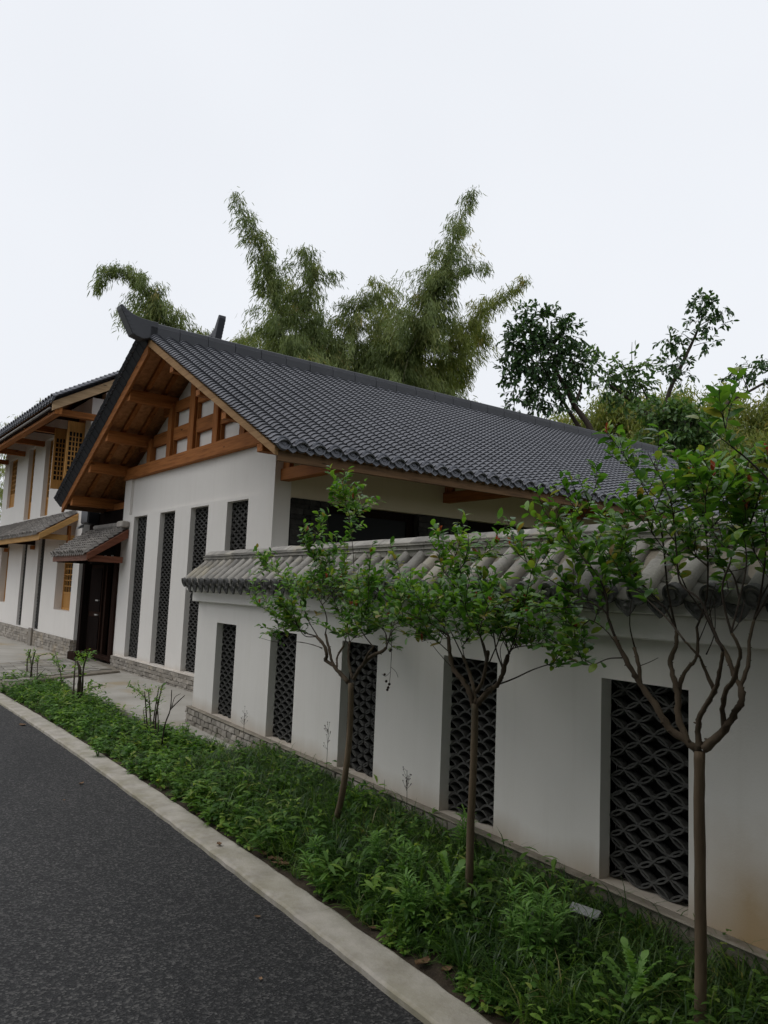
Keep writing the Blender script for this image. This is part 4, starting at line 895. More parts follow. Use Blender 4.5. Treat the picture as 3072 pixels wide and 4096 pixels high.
# near tree, beside the widest visible opening
TY0 = 2.52
myrtle('tallest crape myrtle, bare forking limbs, beside the ochre stain on the wall', ZA, TY0,
  ([(1203, 3700), (1206, 3300), (1203, 2800), (1198, 2400), (1200, 2110)], .021, .019),
  [([(1195,2110),(1120,2050),(1010,1960),(930,1830),(840,1700),(800,1640),(740,1530),(690,1420)], .021, .009, 0, -.12),
   ([(840,1700),(835,1600),(808,1490)], .010, .008, -.07, -.05),
   ([(1120,2052),(1072,1900),(1065,1760),(1038,1650),(1022,1570),(1058,1480),(1060,1390)], .017, .009, 0, .14),
   ([(1072,1770),(1090,1680),(1132,1610),(1180,1550),(1190,1460),(1182,1370)], .012, .006, .08, .18),
   ([(1202,2090),(1190,1990),(1202,1900),(1240,1830),(1288,1750),(1310,1690),(1330,1580),(1340,1510)], .016, .007, 0, -.10),
   ([(1288,1745),(1222,1600),(1200,1545),(1110,1450)], .009, .004, -.05, -.14),
   ([(1225,2100),(1330,2000),(1400,1900),(1452,1800),(1442,1720),(1400,1640),(1368,1540),(1300,1440)], .021, .008, 0, .10),
   ([(1442,1725),(1490,1600),(1500,1450),(1528,1320)], .011, .006, .06, .16),
   ([(1345,1990),(1338,1860),(1362,1740),(1402,1690),(1432,1590),(1442,1500),(1392,1400)], .014, .006, .03, -.12)],
  [([(690,1420),(650,1310),(642,1200),(600,1080),(520,970),(420,860),(320,740),(262,665)], .22, -.12, -.25, .006),
   ([(690,1420),(630,1270),(500,1200),(330,1100),(200,1010),(60,880)], .3, -.12, -.3, .004),
   ([(640,1200),(560,1060),(480,900),(440,760),(420,660)], .3, -.15, -.1, .004),
   ([(1060,1390),(990,1250),(830,1080),(720,930),(640,780),(580,640),(560,600)], .25, .14, .1, .005),
   ([(1060,1390),(1010,1150),(985,900),(950,700),(850,500),(760,360),(700,270),(640,200)], .4, .14, .0, .005),
   ([(990,1250),(880,1150),(760,1010),(560,900),(430,760)], .3, .12, .2, .004),
   ([(1182,1370),(1240,1200),(1250,1000),(1238,800),(1200,640),(1140,500),(1100,410)], .42, .18, .1, .005),
   ([(1340,1510),(1270,1350),(1200,1200),(1085,1100),(1060,900),(1035,650),(1000,540),(930,400),(890,320)], .45, -.10, -.2, .005),
   ([(1300,1440),(1230,1290),(1130,1150),(1060,1000),(950,850),(840,700)], .45, .10, -.1, .004),
   ([(1528,1320),(1560,1200),(1590,1000),(1600,800),(1570,640),(1590,500)], .42, .16, .1, .005),
   ([(1528,1320),(1620,1150),(1700,950),(1760,760),(1800,600)], .35, .1, .2, .005),
   ([(1392,1400),(1350,1250),(1340,1100),(1390,940),(1310,840),(1240,700),(1240,560),(1280,440)], .42, -.12, -.2, .005),
   ([(1390,1400),(1440,1200),(1480,1000),(1470,850),(1420,700),(1380,600)], .5, -.1, .05, .004),
   ([(1700,640),(1611,480),(1480,350),(1390,270),(1350,150),(1335,20)], .45, -.3, -.45, .004),
   ([(1110,1450),(1000,1310),(860,1180),(760,1090),(700,1000)], .5, -.14, -.05, .004),
   ([(740,1530),(650,1400),(560,1330),(430,1290),(370,1270)], .35, -.1, -.2, .003),
   ([(735,1550),(650,1555),(560,1590),(480,1585),(410,1540)], .3, -.1, -.15, .003),
   ([(1470,850),(1520,700),(1560,560),(1600,430),(1611,330)], .1, .05, -.1, .004), ([(1600,800),(1500,760),(1440,660),(1400,540),(1390,430)], .1, .1, .1, .004), ([(1560,1200),(1640,1050),(1660,900),(1640,760)], .2, .15, .3, .004), ([(1440,1200),(1400,1050),(1300,950),(1180,900),(1100,800)], .25, .1, .25, .004), ([(1250,1000),(1140,900),(1080,760),(1020,640)], .2, .1, .25, .004),
   ([(1240,800),(1330,700),(1420,590),(1500,520)], .1, .1, .0, .004), ([(950,700),(1040,620),(1090,520),(1130,420)], .1, .05, -.05, .004),
   ([(630,1270),(480,1245),(320,1250),(180,1215)], .55, -.12, -.3, .003), ([(830,1080),(760,900),(740,760),(800,600)], .2, .1, -.1, .004)],
  [([(810,1490),(780,1350),(790,1200)], -.05, -.1, .004), ([(835,1600),(900,1575),(950,1550)], -.07, -.1, .002), ([(1300,1440),(1260,1250),(1300,1100)], .1, .1, .003), ([(1392,1400),(1440,1330),(1470,1200)], -.12, -.1, .003),
   ([(1240,1530),(1290,1400),(1290,1200)], .1, .1, .003), ([(1190,1460),(1240,1340),(1300,1180)], .17, .1, .003)], 280, .058, 11, 1.0, .85)
# middle tree
myrtle('middle crape myrtle with four pruned stubs, standing before a scale-pattern lattice opening', ZB, TY0,
  ([(575, 2300), (585, 1900), (597, 1650), (615, 1200), (622, 860)], .020, .017),
  [([(612,890),(572,760),(505,650),(440,560),(412,440),(405,300)], .018, .012, 0, -.06), ([(632,860),(600,700),(560,560),(522,470)], .014, .009, 0, .12),
   ([(635,760),(690,660),(718,520),(726,430)], .012, .010, 0, -.12), ([(645,860),(740,750),(820,690),(860,580),(903,440)], .018, .013, 0, .06)],
  [([(820,700),(950,650),(1100,580),(1250,530),(1400,490),(1500,450)], .6, .04, .1, .005), ([(905,440),(945,400),(1050,380),(1200,385),(1340,370),(1450,330)], .15, .06, .12, .004),
   ([(905,440),(960,290),(1000,130),(1040,0),(1080,-180),(1110,-300)], .75, .06, .0, .004), ([(405,300),(260,200),(130,140),(0,90),(-110,60)], .15, -.06, -.2, .005),
   ([(405,300),(330,180),(200,80),(80,0),(0,-60)], .2, -.06, .1, .005), ([(415,440),(300,340),(230,330),(180,345)], .4, -.06, -.1, .003),
   ([(722,520),(660,280),(590,120),(500,0),(430,-150),(350,-260),(320,-420),(325,-560)], .32, -.12, -.1, .005), ([(522,470),(450,320),(380,180),(300,60),(180,-60)], .3, .12, .2, .004),
   ([(726,500),(700,380),(640,250),(560,120),(540,0)], .3, -.12, -.25, .004), ([(860,590),(800,420),(770,250),(730,100),(700,-40),(690,-140)], .35, .05, .1, .005),
   ([(905,440),(860,300),(790,160),(830,60),(850,20)], .3, .06, -.1, .004), ([(740,520),(800,380),(860,220),(920,120),(1000,60)], .35, -.05, .1, .004),
   ([(560,560),(520,400),(560,330),(545,300)], .5, .12, .1, .003), ([(430,-150),(500,-260),(560,-330),(620,-360)], .1, -.1, -.05, .004), ([(900,450),(960,360),(1010,300),(1060,240)], .2, .06, .1, .003),
   ([(770,250),(660,200),(600,100),(640,0)], .1, .1, -.1, .004), ([(200,80),(130,20),(60,-20),(40,-110)], .1, .0, -.1, .003)],
  [([(405,330),(300,230),(200,170)], -.06, -.1, .003), ([(905,440),(830,300),(700,200)], .06, .1, .003), ([(860,580),(830,420),(880,300)], .06, 0, .003), ([(430,560),(330,450),(250,350)], -.04, -.1, .003)], 240, .057, 12, 1.3)
# far tree
myrtle('leaning crape myrtle with a dangling dry seed twig, standing before a coin-pattern lattice opening', ZC, TY0,
  ([(700, 3260), (800, 2900), (862, 2500), (885, 2200), (893, 1840)], .022, .018),
  [([(870,1830),(800,1760),(740,1690),(665,1640),(680,1590),(650,1500),(590,1430)], .019, .011, 0, -.08), ([(742,1690),(712,1600),(692,1500),(666,1410)], .013, .010, -.03, .05),
   ([(770,1700),(775,1600),(830,1510)], .010, .007, -.02, .1), ([(905,1800),(880,1680),(870,1580),(882,1480)], .013, .009, 0, .08),
   ([(918,1800),(990,1690),(1080,1600),(1150,1570),(1205,1532)], .016, .010, 0, -.06), ([(1000,1680),(1040,1590),(1092,1520)], .010, .007, -.02, -.1)],
  [([(600,1430),(450,1380),(300,1280),(150,1200),(90,1145)], .2, -.08, -.2, .005), ([(666,1410),(680,1280),(640,1150),(560,1050),(430,1050),(340,1000),(330,960)], .3, .05, .15, .005),
   ([(600,1430),(500,1250),(490,1100),(560,960),(640,870)], .25, -.08, .0, .004), ([(560,960),(580,830),(560,740),(515,640),(508,500)], .35, .0, -.05, .003),
   ([(882,1480),(862,1300),(900,1100),(920,850),(905,600),(888,470),(870,330),(800,200)], .80, .08, .05, .004), ([(640,960),(660,850),(690,740),(700,700)], .55, .0, .1, .003),
   ([(1090,1520),(980,1350),(1040,1150),(1050,900),(1070,700)], .25, -.1, -.1, .004), ([(1205,1532),(1200,1400),(1100,1300),(980,1200),(900,1080),(880,960)], .2, -.06, .1, .004),
   ([(830,1510),(860,1370),(800,1230),(740,1100),(700,960),(650,880)], .25, .1, .2, .004), ([(590,1430),(480,1420),(400,1300),(300,1180),(220,1130)], .3, -.08, -.25, .004),
   ([(882,1480),(940,1420),(1030,1380),(1120,1350)], .15, .08, .2, .003), ([(1205,1532),(1240,1400),(1250,1300),(1230,1260)], .5, -.06, .0, .003), ([(340,1000),(300,930),(240,870),(170,830),(90,860)], .1, .15, .1, .003),
   ([(640,1150),(700,1080),(760,1000),(800,930)], .1, .1, .1, .003), ([(450,1380),(330,1340),(230,1380),(200,1420)], .2, -.1, -.1, .003), ([(888,470),(930,400),(960,330),(930,260)], .2, .05, .05, .003),
   ([(900,1100),(980,1040),(1080,1000),(1130,960)], .1, .08, .0, .003), ([(900,1600),(870,1500),(830,1420),(900,1400)], .4, .1, -.1, .003)],
  [([(640,1530),(450,1478),(250,1480),(70,1435)], -.08, -.2, .003), ([(640,1540),(560,1500),(440,1480)], -.08, -.1, .002), ([(1205,1532),(1250,1400),(1300,1345),(1360,1342)], -.06, -.1, .004),
   ([(1252,1330),(1252,1550),(1245,1700),(1238,1800),(1222,1885)], -.06, -.1, .002), ([(1248,1700),(1290,1740),(1310,1790)], -.1, -.1, .0012), ([(1244,1740),(1200,1780),(1165,1760)], -.1, -.1, .0012)], 220, .055, 13, 1.3)
# seed pods on the dangling twig
sp_ = [o for o in bpy.data.objects if o.name.startswith('crape_myrtle')][-1]
for q in ((1205, 1825), (1222, 1880), (1232, 1850), (1215, 1900), (1190, 1765), (1248, 1545), (1240, 1555)):
    p = at_y(*conv(ZC, [q])[0], TY0-.1); me = bpy.data.meshes.new('seed_pod'); bm = bmesh.new(); bmesh.ops.create_icosphere(bm, subdivisions=1, radius=.0085); bm.to_mesh(me); bm.free(); me.materials.append(SEED)
    link('seed_pod', me, sp_, p)

# ---------------------------------------------------------------- cut-back shrubs in the bed
def shrub(label, zz, stems, leafy, base, L=0.04, seed=1, dead=()):
    random.seed(seed); b = at_z(*conv(zz, [base])[0], .05); Y = b.y
    t = thing('cut_back_shrub', label, 'shrub', tuple(b), group='cut back shrubs at the far end of the bed')
    lv = Leaves()
    for pts, r, t0 in stems:
        p = line_y(zz, pts, Y, random.uniform(-.04, .04), random.uniform(-.12, .12)); k = len(p)
        MB().tube(p, [r*(1-.6*i/(k-1)) for i in range(k)], 6, True, .15).obj('stem', BARK_D, t, smooth=True)
        if t0 < 1:
            for pp, dd in leaf_run(lv, p, t0, 1, .035, L*.75, .5):
                if random.random() < .22:
                    td = (rvec()+Vector((0, 0, .3))).normalized()*random.uniform(.05, .14); leaf_run(lv, [pp, pp+td*.5, pp+td], .1, 1, .02, L, .5)
    for (x, y), (x2, y2), n in leafy:
        for k in range(n):
            c = at_y(*conv(zz, [(x+(x2-x)*random.random(), y+(y2-y)*random.random())])[0], Y+random.uniform(-.12, .12)); d = (rvec()+Vector((0, 0, .2))).normalized()*.06; leaf_run(lv, [c, c+d*.5, c+d], 0, 1, .016, L*.6, .5)
    me = leaf_mesh('foliage', WEED, np.array(lv.p)-np.array(b), lv.d, lv.n, lv.l, lv.w); o = bpy.data.objects.new('foliage', me); C.objects.link(o); o.parent = t; o['kind'] = 'stuff'
    return t
shrub('small bushy cut-back shrub at the kerb end of the flagged path', S6, [([(185,385),(180,250),(205,160)],.018,.5), ([(200,380),(215,250),(235,170)],.016,.5), ([(210,380),(207,270),(192,180)],.016,.5), ([(245,370),(255,220),(300,195)],.008,.5), ([(230,375),(262,330),(300,292)],.006,1)], [((172,160),(240,250),16)], (200,380), .055, 1)
shrub('single thin leaning sapling stem beside the flagged path', S6, [([(425,470),(410,380),(395,280),(365,180)],.010,.35), ([(400,310),(370,250),(345,228)],.005,.3)], [], (425,470), .055, 2)
shrub('leafy-topped cut-back shrub with two twisted trunks before the gate', S6, [([(480,530),(490,400),(500,240)],.016,.6), ([(515,540),(525,420),(530,300),(510,240)],.032,.7), ([(530,530),(545,430),(555,280),(590,180)],.016,.5), ([(520,430),(600,420),(690,400)],.006,.4)], [((490,160),(605,260),22),((560,405),(690,440),8)], (515,540), .06, 3)
shrub('widest cut-back shrub with many straight stems and a forked dead branch', S6, [([(985,800),(975,650),(960,440)],.011,.35), ([(1000,800),(1000,650),(985,430)],.012,.45), ([(1012,800),(1018,640),(1055,410)],.011,1), ([(1030,800),(1035,600),(1078,400)],.014,.5), ([(1045,800),(1050,650),(1040,470)],.010,.6), ([(970,800),(965,690),(950,560)],.007,.3), ([(1075,790),(1095,660),(1130,560),(1140,430)],.009,1), ([(1130,560),(1180,510),(1225,468)],.008,1), ([(1140,545),(1160,480),(1200,455)],.004,1), ([(990,520),(920,440),(845,405)],.005,.2)], [((890,400),(1000,470),18),((940,480),(985,700),14),((1050,400),(1090,520),6)], (1010,800), .048, 4)
# ---------------------------------------------------------------- ground cover
def bed_pt(x0, x1, t0=0.0, t1=1.0):
    x = random.uniform(x0, x1); ya = kerb_y(x)+.24
    yb = 2.93 if x > -6.8 else (2.80 if x > -8.3 else 2.55-(-8.3-x)*.055)
    if x < -11.3: yb = min(yb, 2.0+(-11.3-x)*.35)
    return x, ya+(yb-ya)*(t0+(t1-t0)*random.random())
random.seed(21)
def grass(name, n_tuft, x0, x1, hmin, hmax, label, mat, t0=0., t1=1., nb=(14, 24), w=.0065, dens=None):
    P = []; D = []; N = []; L = []; W = []; RR = []
    for _ in range(n_tuft):
        x, y = bed_pt(x0, x1, t0, t1)
        if dens and random.random() > dens(x, y): continue
        h = random.uniform(hmin, hmax); tone = random.betavariate(1.6, 2.2)
        for k in range(random.randint(*nb)):
            RR.append(min(1, max(0, tone+random.gauss(0, .12))))
            a = random.uniform(0, 6.283); tilt = random.uniform(.15, 1.0); d = Vector((math.cos(a)*tilt, math.sin(a)*tilt, 1)).normalized()
            P.append((x+random.gauss(0, .012), y+random.gauss(0, .012), bed_z(x, y))); D.append(tuple(d)); N.append((-math.cos(a), -math.sin(a), tilt)); L.append(h*random.uniform(.6, 1.25)); W.append(w*random.uniform(.7, 1.4))
    P = np.array(P); D = np.array(D); N = np.array(N)
    me = leaf_mesh(name, mat, P, D, N, np.array(L), np.array(W), 'grass', .25, RR); o = bpy.data.objects.new(name, me); C.objects.link(o); tag(o, label, 'grass', None, 'stuff'); return o
grass('lily_turf', 2300, -6.5, 0.5, .15, .29, 'dark tufted lily turf filling the bed along the garden wall', GRASS, .02, 1.0, dens=lambda x, y: .35+.65*min(1, (y-kerb_y(x)-.2)/.45))
grass('short_grass', 1500, -13.5, -4.5, .08, .17, 'short thin grass among weeds at the far end of the bed', GRASS, .0, 1.0, (8, 16), .005)
def weeds(name, n, x0, x1, hmin, hmax, L0, label, mat, wr=.42, t0=0, t1=1, nl=(7, 14), clump=0.0):
    lv = Leaves(); st = MB(); RR = []
    cen = [bed_pt(x0, x1, t0, t1) for _ in range(max(1, n//9))]
    for _ in range(n):
        if clump: cx, cy = random.choice(cen); x, y = cx+random.gauss(0, clump), cy+random.gauss(0, clump*.8); y = min(max(y, kerb_y(x)+.215), 2.92 if x > -6.8 else 2.5)
        else: x, y = bed_pt(x0, x1, t0, t1)
        h = random.uniform(hmin, hmax); zb_ = bed_z(x, y); top = Vector((x+random.gauss(0, h*.25), y+random.gauss(0, h*.25), zb_+h)); bt = Vector((x, y, zb_)); tone = random.betavariate(1.4, 1.8)
        for k in range(random.randint(*nl)):
            RR.append(min(1, max(0, tone+random.gauss(0, .15))))
            f = random.uniform(.15, 1.0); a = random.uniform(0, 6.283); d = Vector((math.cos(a), math.sin(a), random.uniform(-.15, .75))); l = L0*random.uniform(.6, 1.3)
            lv.add(bt.lerp(top, f), d, Vector((0, 0, 1))+rvec()*.4, l, l*wr)
    me = leaf_mesh(name, mat, lv.p, lv.d, lv.n, lv.l, lv.w, 'oval', .15, RR); o = bpy.data.objects.new(name, me); C.objects.link(o); tag(o, label, 'weeds', None, 'stuff'); return o
weeds('low_weeds', 1500, -13.3, -4.2, .04, .17, .06, 'low broad-leaved green weeds covering the far end of the bed', WEED, .42, 0, 1, (7, 13), .12)
weeds('narrow_weeds', 380, -13.0, -3.0, .10, .22, .085, 'upright narrow-leaved weeds mixed through the bed', WEED, .22, .05, 1, (9, 16), .1)
weeds('near_weeds', 620, -5.4, 0.0, .05, .22, .045, 'small scattered weeds between the lily turf tufts', WEED, .40, 0, 1, (7, 12), .1)
weeds('kerb_weeds', 520, -13.0, -0.5, .02, .09, .04, 'thin line of small weeds creeping over the bed side of the kerb', WEED, .45, -.04, .16, (5, 9), .05)
grass('kerb_grass', 330, -12.5, -0.5, .06, .13, 'thin grass tufts leaning over the kerb edge', GRASS, -.03, .16, (6, 12), .005)
# individual taller weeds
def tall_weed(px, h, label, kind, seed, group=None):
    random.seed(seed); b = at_z(px[0], px[1], .09); b.z = bed_z(b.x, b.y); t = thing('tall_weed', label, 'weed', tuple(b), group=group); lv = Leaves()
    if kind == 'lance':
        for s in range(random.randint(3, 5)):
            tp = b+Vector((random.gauss(0, .05), random.gauss(0, .05), h*random.uniform(.75, 1.05))); MB().tube([b, b.lerp(tp, .5)+rvec()*.006, tp], [.004, .003, .002], 5).obj('stem', WEED_B, t)
            for k in range(34):
                f = random.uniform(.25, 1.02); a = k*2.4+s; d = Vector((math.cos(a), math.sin(a), .2+f*.6)); l = random.uniform(.055, .095)*(1.1-.35*f); lv.add(b.lerp(tp, f), d, Vector((0, 0, 1))+rvec()*.2, l, l*.17)
    elif kind == 'thistle':
        tp = b+Vector((.02, .0, h)); MB().tube([b, b.lerp(tp, .5)+Vector((.01, 0, 0)), tp], [.006, .005, .003], 6).obj('stem', WEED_B, t)
        for k in range(11):
            f = .15+.85*k/11; a = k*2.4; d = Vector((math.cos(a), math.sin(a), .5+.8*f)); l = random.uniform(.11, .17)
            for q in range(5):   # lobed leaf built from lobes along its midrib
                pp = b.lerp(tp, f)+d.normalized()*l*(q/5); lv.add(pp, d, Vector((0, 0, 1))+rvec()*.2, l*.42, l*.24)
                for sgn in (-1, 1): lv.add(pp, d*.5+d.cross(Vector((0, 0, 1)))*sgn, Vector((0, 0, 1)), l*.2, l*.1)
    else:
        for k in range(9):
            a = k*2.4; tp = b+Vector((math.cos(a)*.05, math.sin(a)*.05, h*random.uniform(.5, 1))); MB().tube([b, tp], [.003, .002], 5).obj('stem', WEED_B, t)
            for q in range(4): d = Vector((math.cos(a+q), math.sin(a+q), .35)); lv.add(b.lerp(tp, .4+.2*q), d, Vector((0, 0, 1))+rvec()*.2, .06, .03)
    me = leaf_mesh('leaves', WEED_B, np.array(lv.p)-np.array(b), lv.d, lv.n, lv.l, lv.w, 'oval', .1); o = bpy.data.objects.new('leaves', me); C.objects.link(o); o.parent = t; o['kind'] = 'stuff'
    return t
g_ = 'pale lance-leaved weeds in the bed'
for i, (q, h) in enumerate((((100, 1330), .36), ((250, 1290), .30), ((20, 1230), .33))): tall_weed(conv(S8, [q])[0], h, 'pale feathery lance-leaved weed in the thick bright clump near the floodlight', 'lance', 40+i, g_)
for i, (q, h) in enumerate((((1030, 980), .30), ((860, 830), .27), ((1380, 820), .28), ((1060, 1180), .30), ((450, 850), .24))): tall_weed(conv(S7, [q])[0], h, 'pale lance-leaved weed standing singly among the lily turf', 'lance', 50+i, g_)
tall_weed(conv(S7, [(1290, 1150)])[0], .27, 'tall weed with long bright lobed leaves in front of the middle crape myrtle', 'thistle', 60)
tall_weed(conv(S8, [(745, 1640)])[0], .20, 'single weed with broad pale leaves and a yellow bud near the tallest crape myrtle', 'thistle', 61)
for i, q in enumerate(((650, 830), (860, 860), (1060, 1000), (1220, 760), (360, 590), (560, 690))): tall_weed(conv(S6, [q])[0], .17, 'broad-leaved bright weed standing above the low weeds near the cut-back shrubs', 'broad', 70+i, 'bright broad weeds')
def seed_stalk(px0, px1, Y, label, seed):
    random.seed(seed); a = at_y(*px0, Y); b = at_y(*px1, Y); a.z = .05; t = thing('dry_seed_stalk', label, 'dry stalk', tuple(a), group='dry seed stalks by the wall')
    MB().tube(smooth_line([a, a.lerp(b, .5)+Vector((.008, 0, 0)), b], 3), .0018, 5).obj('stalk', BARK_D, t); m = MB()
    for k in range(16):
        p = b.lerp(a, random.uniform(0, .28)); q = p+(rvec()*.6+Vector((0, 0, .7)))*.05; m.tube([p, q], .0009, 4); m.tube([q, q+Vector((0, 0, .007))], .003, 4)
    m.obj('seed_head', BARK_D, t)
zz4 = conv(Z4, [(555,1440),(578,1150),(1245,1610),(1272,1285),(1310,1620),(1300,1440)])
seed_stalk(zz4[0], zz4[1], 2.86, 'dry seed stalk in front of the second lattice opening pier', 1); seed_stalk(zz4[2], zz4[3], 2.86, 'dry seed stalk beside the leaning crape myrtle', 2)
zz7 = conv(S7, [(1042,300),(1042,135),(1120,340),(1110,240)]); seed_stalk(zz7[0], zz7[1], 2.86, 'dry seed stalk against the wall behind the middle crape myrtle', 3)
# small pink flower
random.seed(5); fp = at_z(*conv(S8, [(530, 1500)])[0], .1); fl = thing('pink_flower', 'tiny pink flower in the turf near the tallest crape myrtle', 'flower', (fp.x, fp.y, .03)); ft = at_y(*conv(S8, [(530, 1430)])[0], fp.y)
MB().tube([(fp.x, fp.y, .03), ft], .0015, 5).obj('stem', WEED, fl); PINK = flat('pink_petal', (0.62, 0.16, 0.24))
for k in range(5): a = k*1.257; me = leaf_mesh('petal', PINK, [(0, 0, 0)], [(math.cos(a), -.4, math.sin(a))], [(0, -1, 0)], [.016], [.011]); link('petal', me, fl, ft)
# ---------------------------------------------------------------- fallen leaves
def dry_leaf(p, L, label, group, rz=None):
    me = bpy.data.meshes.new('fallen_leaf'); n = 7; vs = []; fs = []; cu = random.uniform(.1, .35)
    for i in range(n):
        t = i/(n-1); wdt = .32*math.sin(math.pi*min(1, t*.93+.05))**.8*L
        for s in (-1, 0, 1): vs.append((s*wdt*(1+random.uniform(-.15, .15)), (t-.5)*L, .003+cu*L*(s*s*.5)+.12*L*(t-.5)**2*4*random.uniform(.3, 1)))
    for i in range(n-1):
        for k in range(2): a = i*3+k; fs.append((a, a+1, a+4, a+3))
    me.from_pydata(vs, [], fs); me.materials.append(DRY); me.shade_smooth(); o = link('fallen_leaf', me, None, p, (random.uniform(-.1, .1), random.uniform(-.1, .1), random.uniform(0, 6.28) if rz is None else rz))
    tag(o, label, 'leaf', group)
random.seed(31)
for z, q, L, lab in ((S6, (150, 665), .10, 'larger brown leaf lying flat on the asphalt near the kerb'), (S6, (540, 1055), .055, 'curled reddish dry leaf lying mid-asphalt'), (S7, (50, 1110), .035, 'small curled orange dry leaf on the asphalt by the kerb'), (S6, (425, 1165), .03, 'tiny pale dry leaf fragment on the asphalt'), (S7, (70, 1525), .025, 'tiny reddish leaf fragment on the darkest asphalt')):
    dry_leaf(at_z(*conv(z, [q])[0], .002), L, lab, 'fallen leaves on the asphalt')
dry_leaf(at_z(*conv(S6, [(1455, 1460)])[0], .036), .05, 'lone brown leaf lying on top of the kerb', 'fallen leaves on the kerb')
for k in range(70):
    x = random.uniform(-9.5, -1.2); y = kerb_y(x)+.225+abs(random.gauss(0, .05)); dry_leaf((x, y, .045), random.uniform(.04, .085), 'brown dry leaf among the litter along the bed side of the kerb', 'dry leaf litter along the kerb')
# ---------------------------------------------------------------- garden floodlight
p0 = Vector((-2.58, 2.77, .07)); fl = thing('floodlight', 'black garden floodlight with a pale glass front low in the turf', 'floodlight', tuple(p0)); BLK = flat('black_housing', (.012, .012, .013), .4); 
MB().tube([p0, p0+Vector((0, 0, .12))], .009, 8).obj('spike', BLK, fl)
hd = MB(); hd.box(-.08, .08, -.035, .05, -.028, .028); h_ = hd.obj('housing', BLK, fl, bevel=.008, loc=p0+Vector((0, 0, .15)), rot=(-.95, 0, .25))
gl = MB().box(-.07, .07, -.041, -.0355, -.022, .022).obj('lamp_glass', flat('frosted_glass', (.30, .31, .31), .25), h_)
MB().tube([(-.09, .0, .0), (-.09, .01, -.05), (.09, .01, -.05), (.09, .0, .0)], .004, 6).obj('bracket', BLK, h_)

# ================================================================== VEGETATION BEHIND THE BUILDINGS
def bamboo(label, pts, D, t0, w0, w1, n, mat=BAMBOO, r=.035, seed=1, D1=None, foot=True, group='tall bamboo behind the hall', leafL=.18):
    random.seed(seed); rng = np.random.default_rng(seed); D1 = D1 or D; k = len(pts)
    P = [at_d(x, y, D+(D1-D)*i/(k-1)) for i, (x, y) in enumerate(pts)]
    if foot:
        f = P[0].copy(); f.z = 0; f += (P[0]-P[1])*Vector((.8, .8, 0)).length*0; P = [f]+P
    L = smooth_line(P, 6); b = L[0].copy(); t = thing('bamboo', label, 'bamboo', tuple(b), group=group)
    m = len(L); MB().tube(L, [max(.006, r*(1-i/(m-1))) for i in range(m)], 6).obj('culm', CULM, t, smooth=True)
    # arc length table over the visible part
    A = np.array([tuple(v) for v in L]); seg = np.linalg.norm(np.diff(A, axis=0), axis=1); cum = np.concatenate([[0], np.cumsum(seg)]); vis0 = cum[6] if foot else 0; tot = cum[-1]
    span = (tot-vis0)*(1-t0); nodes = max(6, int(span/.24)); per = 6; nb = nodes*per; nl = max(8, int(2.3*n/nb))
    fn = (np.arange(nodes)+rng.random(nodes)*.6)/nodes; fn = np.repeat(np.clip(fn, 0, .995), per); s = vis0+(tot-vis0)*(t0+(1-t0)*fn)
    C0 = np.stack([np.interp(s, cum, A[:, j]) for j in range(3)], 1)
    lump = np.repeat(rng.uniform(.45, 1.35, nodes), per); wd = (.65*w1+1.55*w0*(1-fn)**1.15)*lump*(.15+1.15*rng.random(nb)**1.2)
    dirs = rv(nb); dirs[:, 2] = np.abs(dirs[:, 2])*.55+.05; tips = C0+dirs*wd[:, None]; tips[:, 2] -= wd**2*.22
    tw = MB()
    for i in range(0, nb, 2): tw.tube([C0[i], (C0[i]+tips[i])/2+np.array((0, 0, .10*wd[i])), tips[i]], [.007, .005, .002], 3, False)
    o = tw.obj('branchlets', CULM, t, fix=False); o['kind'] = 'stuff'
    cnt = np.maximum(3, (nl*(wd/wd.mean())**.9*(1.15-.55*fn)*rng.uniform(.4, 1.5, nb)).astype(int)); ix = np.repeat(np.arange(nb), cnt); u = .25+.8*rng.random(len(ix))
    pos = C0[ix]+(tips[ix]-C0[ix])*u[:, None]; pos[:, 2] += .10*wd[ix]*np.sin(np.pi*np.clip(u, 0, 1)); pos += rng.normal(0, .085, pos.shape)
    pos[:, 2] -= rng.random(len(ix))**2*.35*wd[ix]; d = dirs[ix]*.45+rng.normal(0, .33, pos.shape); d[:, 2] -= .95
    l = rng.uniform(.6, 1.3, len(pos))*leafL; rr = np.clip(np.repeat(rng.normal(.45, .2, nb), cnt)+rng.normal(0, .13, len(ix)), 0, 1)
    me = leaf_mesh('foliage', mat, pos-np.array(b), d, rv(len(pos)), l, l*.14, 'blade', .1, rr)
    o = bpy.data.objects.new('foliage', me); C.objects.link(o); o.parent = t; o['kind'] = 'stuff'; return t
c4 = lambda q: conv(C4, q)
bamboo('tall bamboo culm leaning left with a thin feathery tip, above the hall ridge', c4([(330,1000),(320,900),(250,650),(190,430),(140,300),(90,180),(42,85)]), 25, .05, 1.5, .25, 7500, seed=1)
bamboo('dense dark bamboo with a drooping crooked top behind the hall ridge', c4([(460,1050),(450,930),(430,700),(440,520),(420,430),(365,375)]), 26, .05, 1.9, .55, 9000, seed=2)
bamboo('rounded bushy bamboo, lowest top in the middle of the grove behind the hall', c4([(660,1100),(650,950),(650,780),(690,660),(740,600)]), 26.5, .05, 2.0, .8, 9000, seed=3)
bamboo('tallest bamboo culm, leaning right with a long pointed plume', c4([(870,1130),(900,1000),(960,850),(1060,600),(1120,450),(1175,300),(1225,170),(1285,58)]), 26, .05, 1.7, .22, 9500, seed=4)
bamboo('short bamboo spray leaning left between the dense clump and the tallest plume', c4([(960,1150),(940,1000),(880,760),(830,620),(780,560),(730,520)]), 27, .1, 1.4, .4, 4500, BAMBOO_Y, .03, 5)
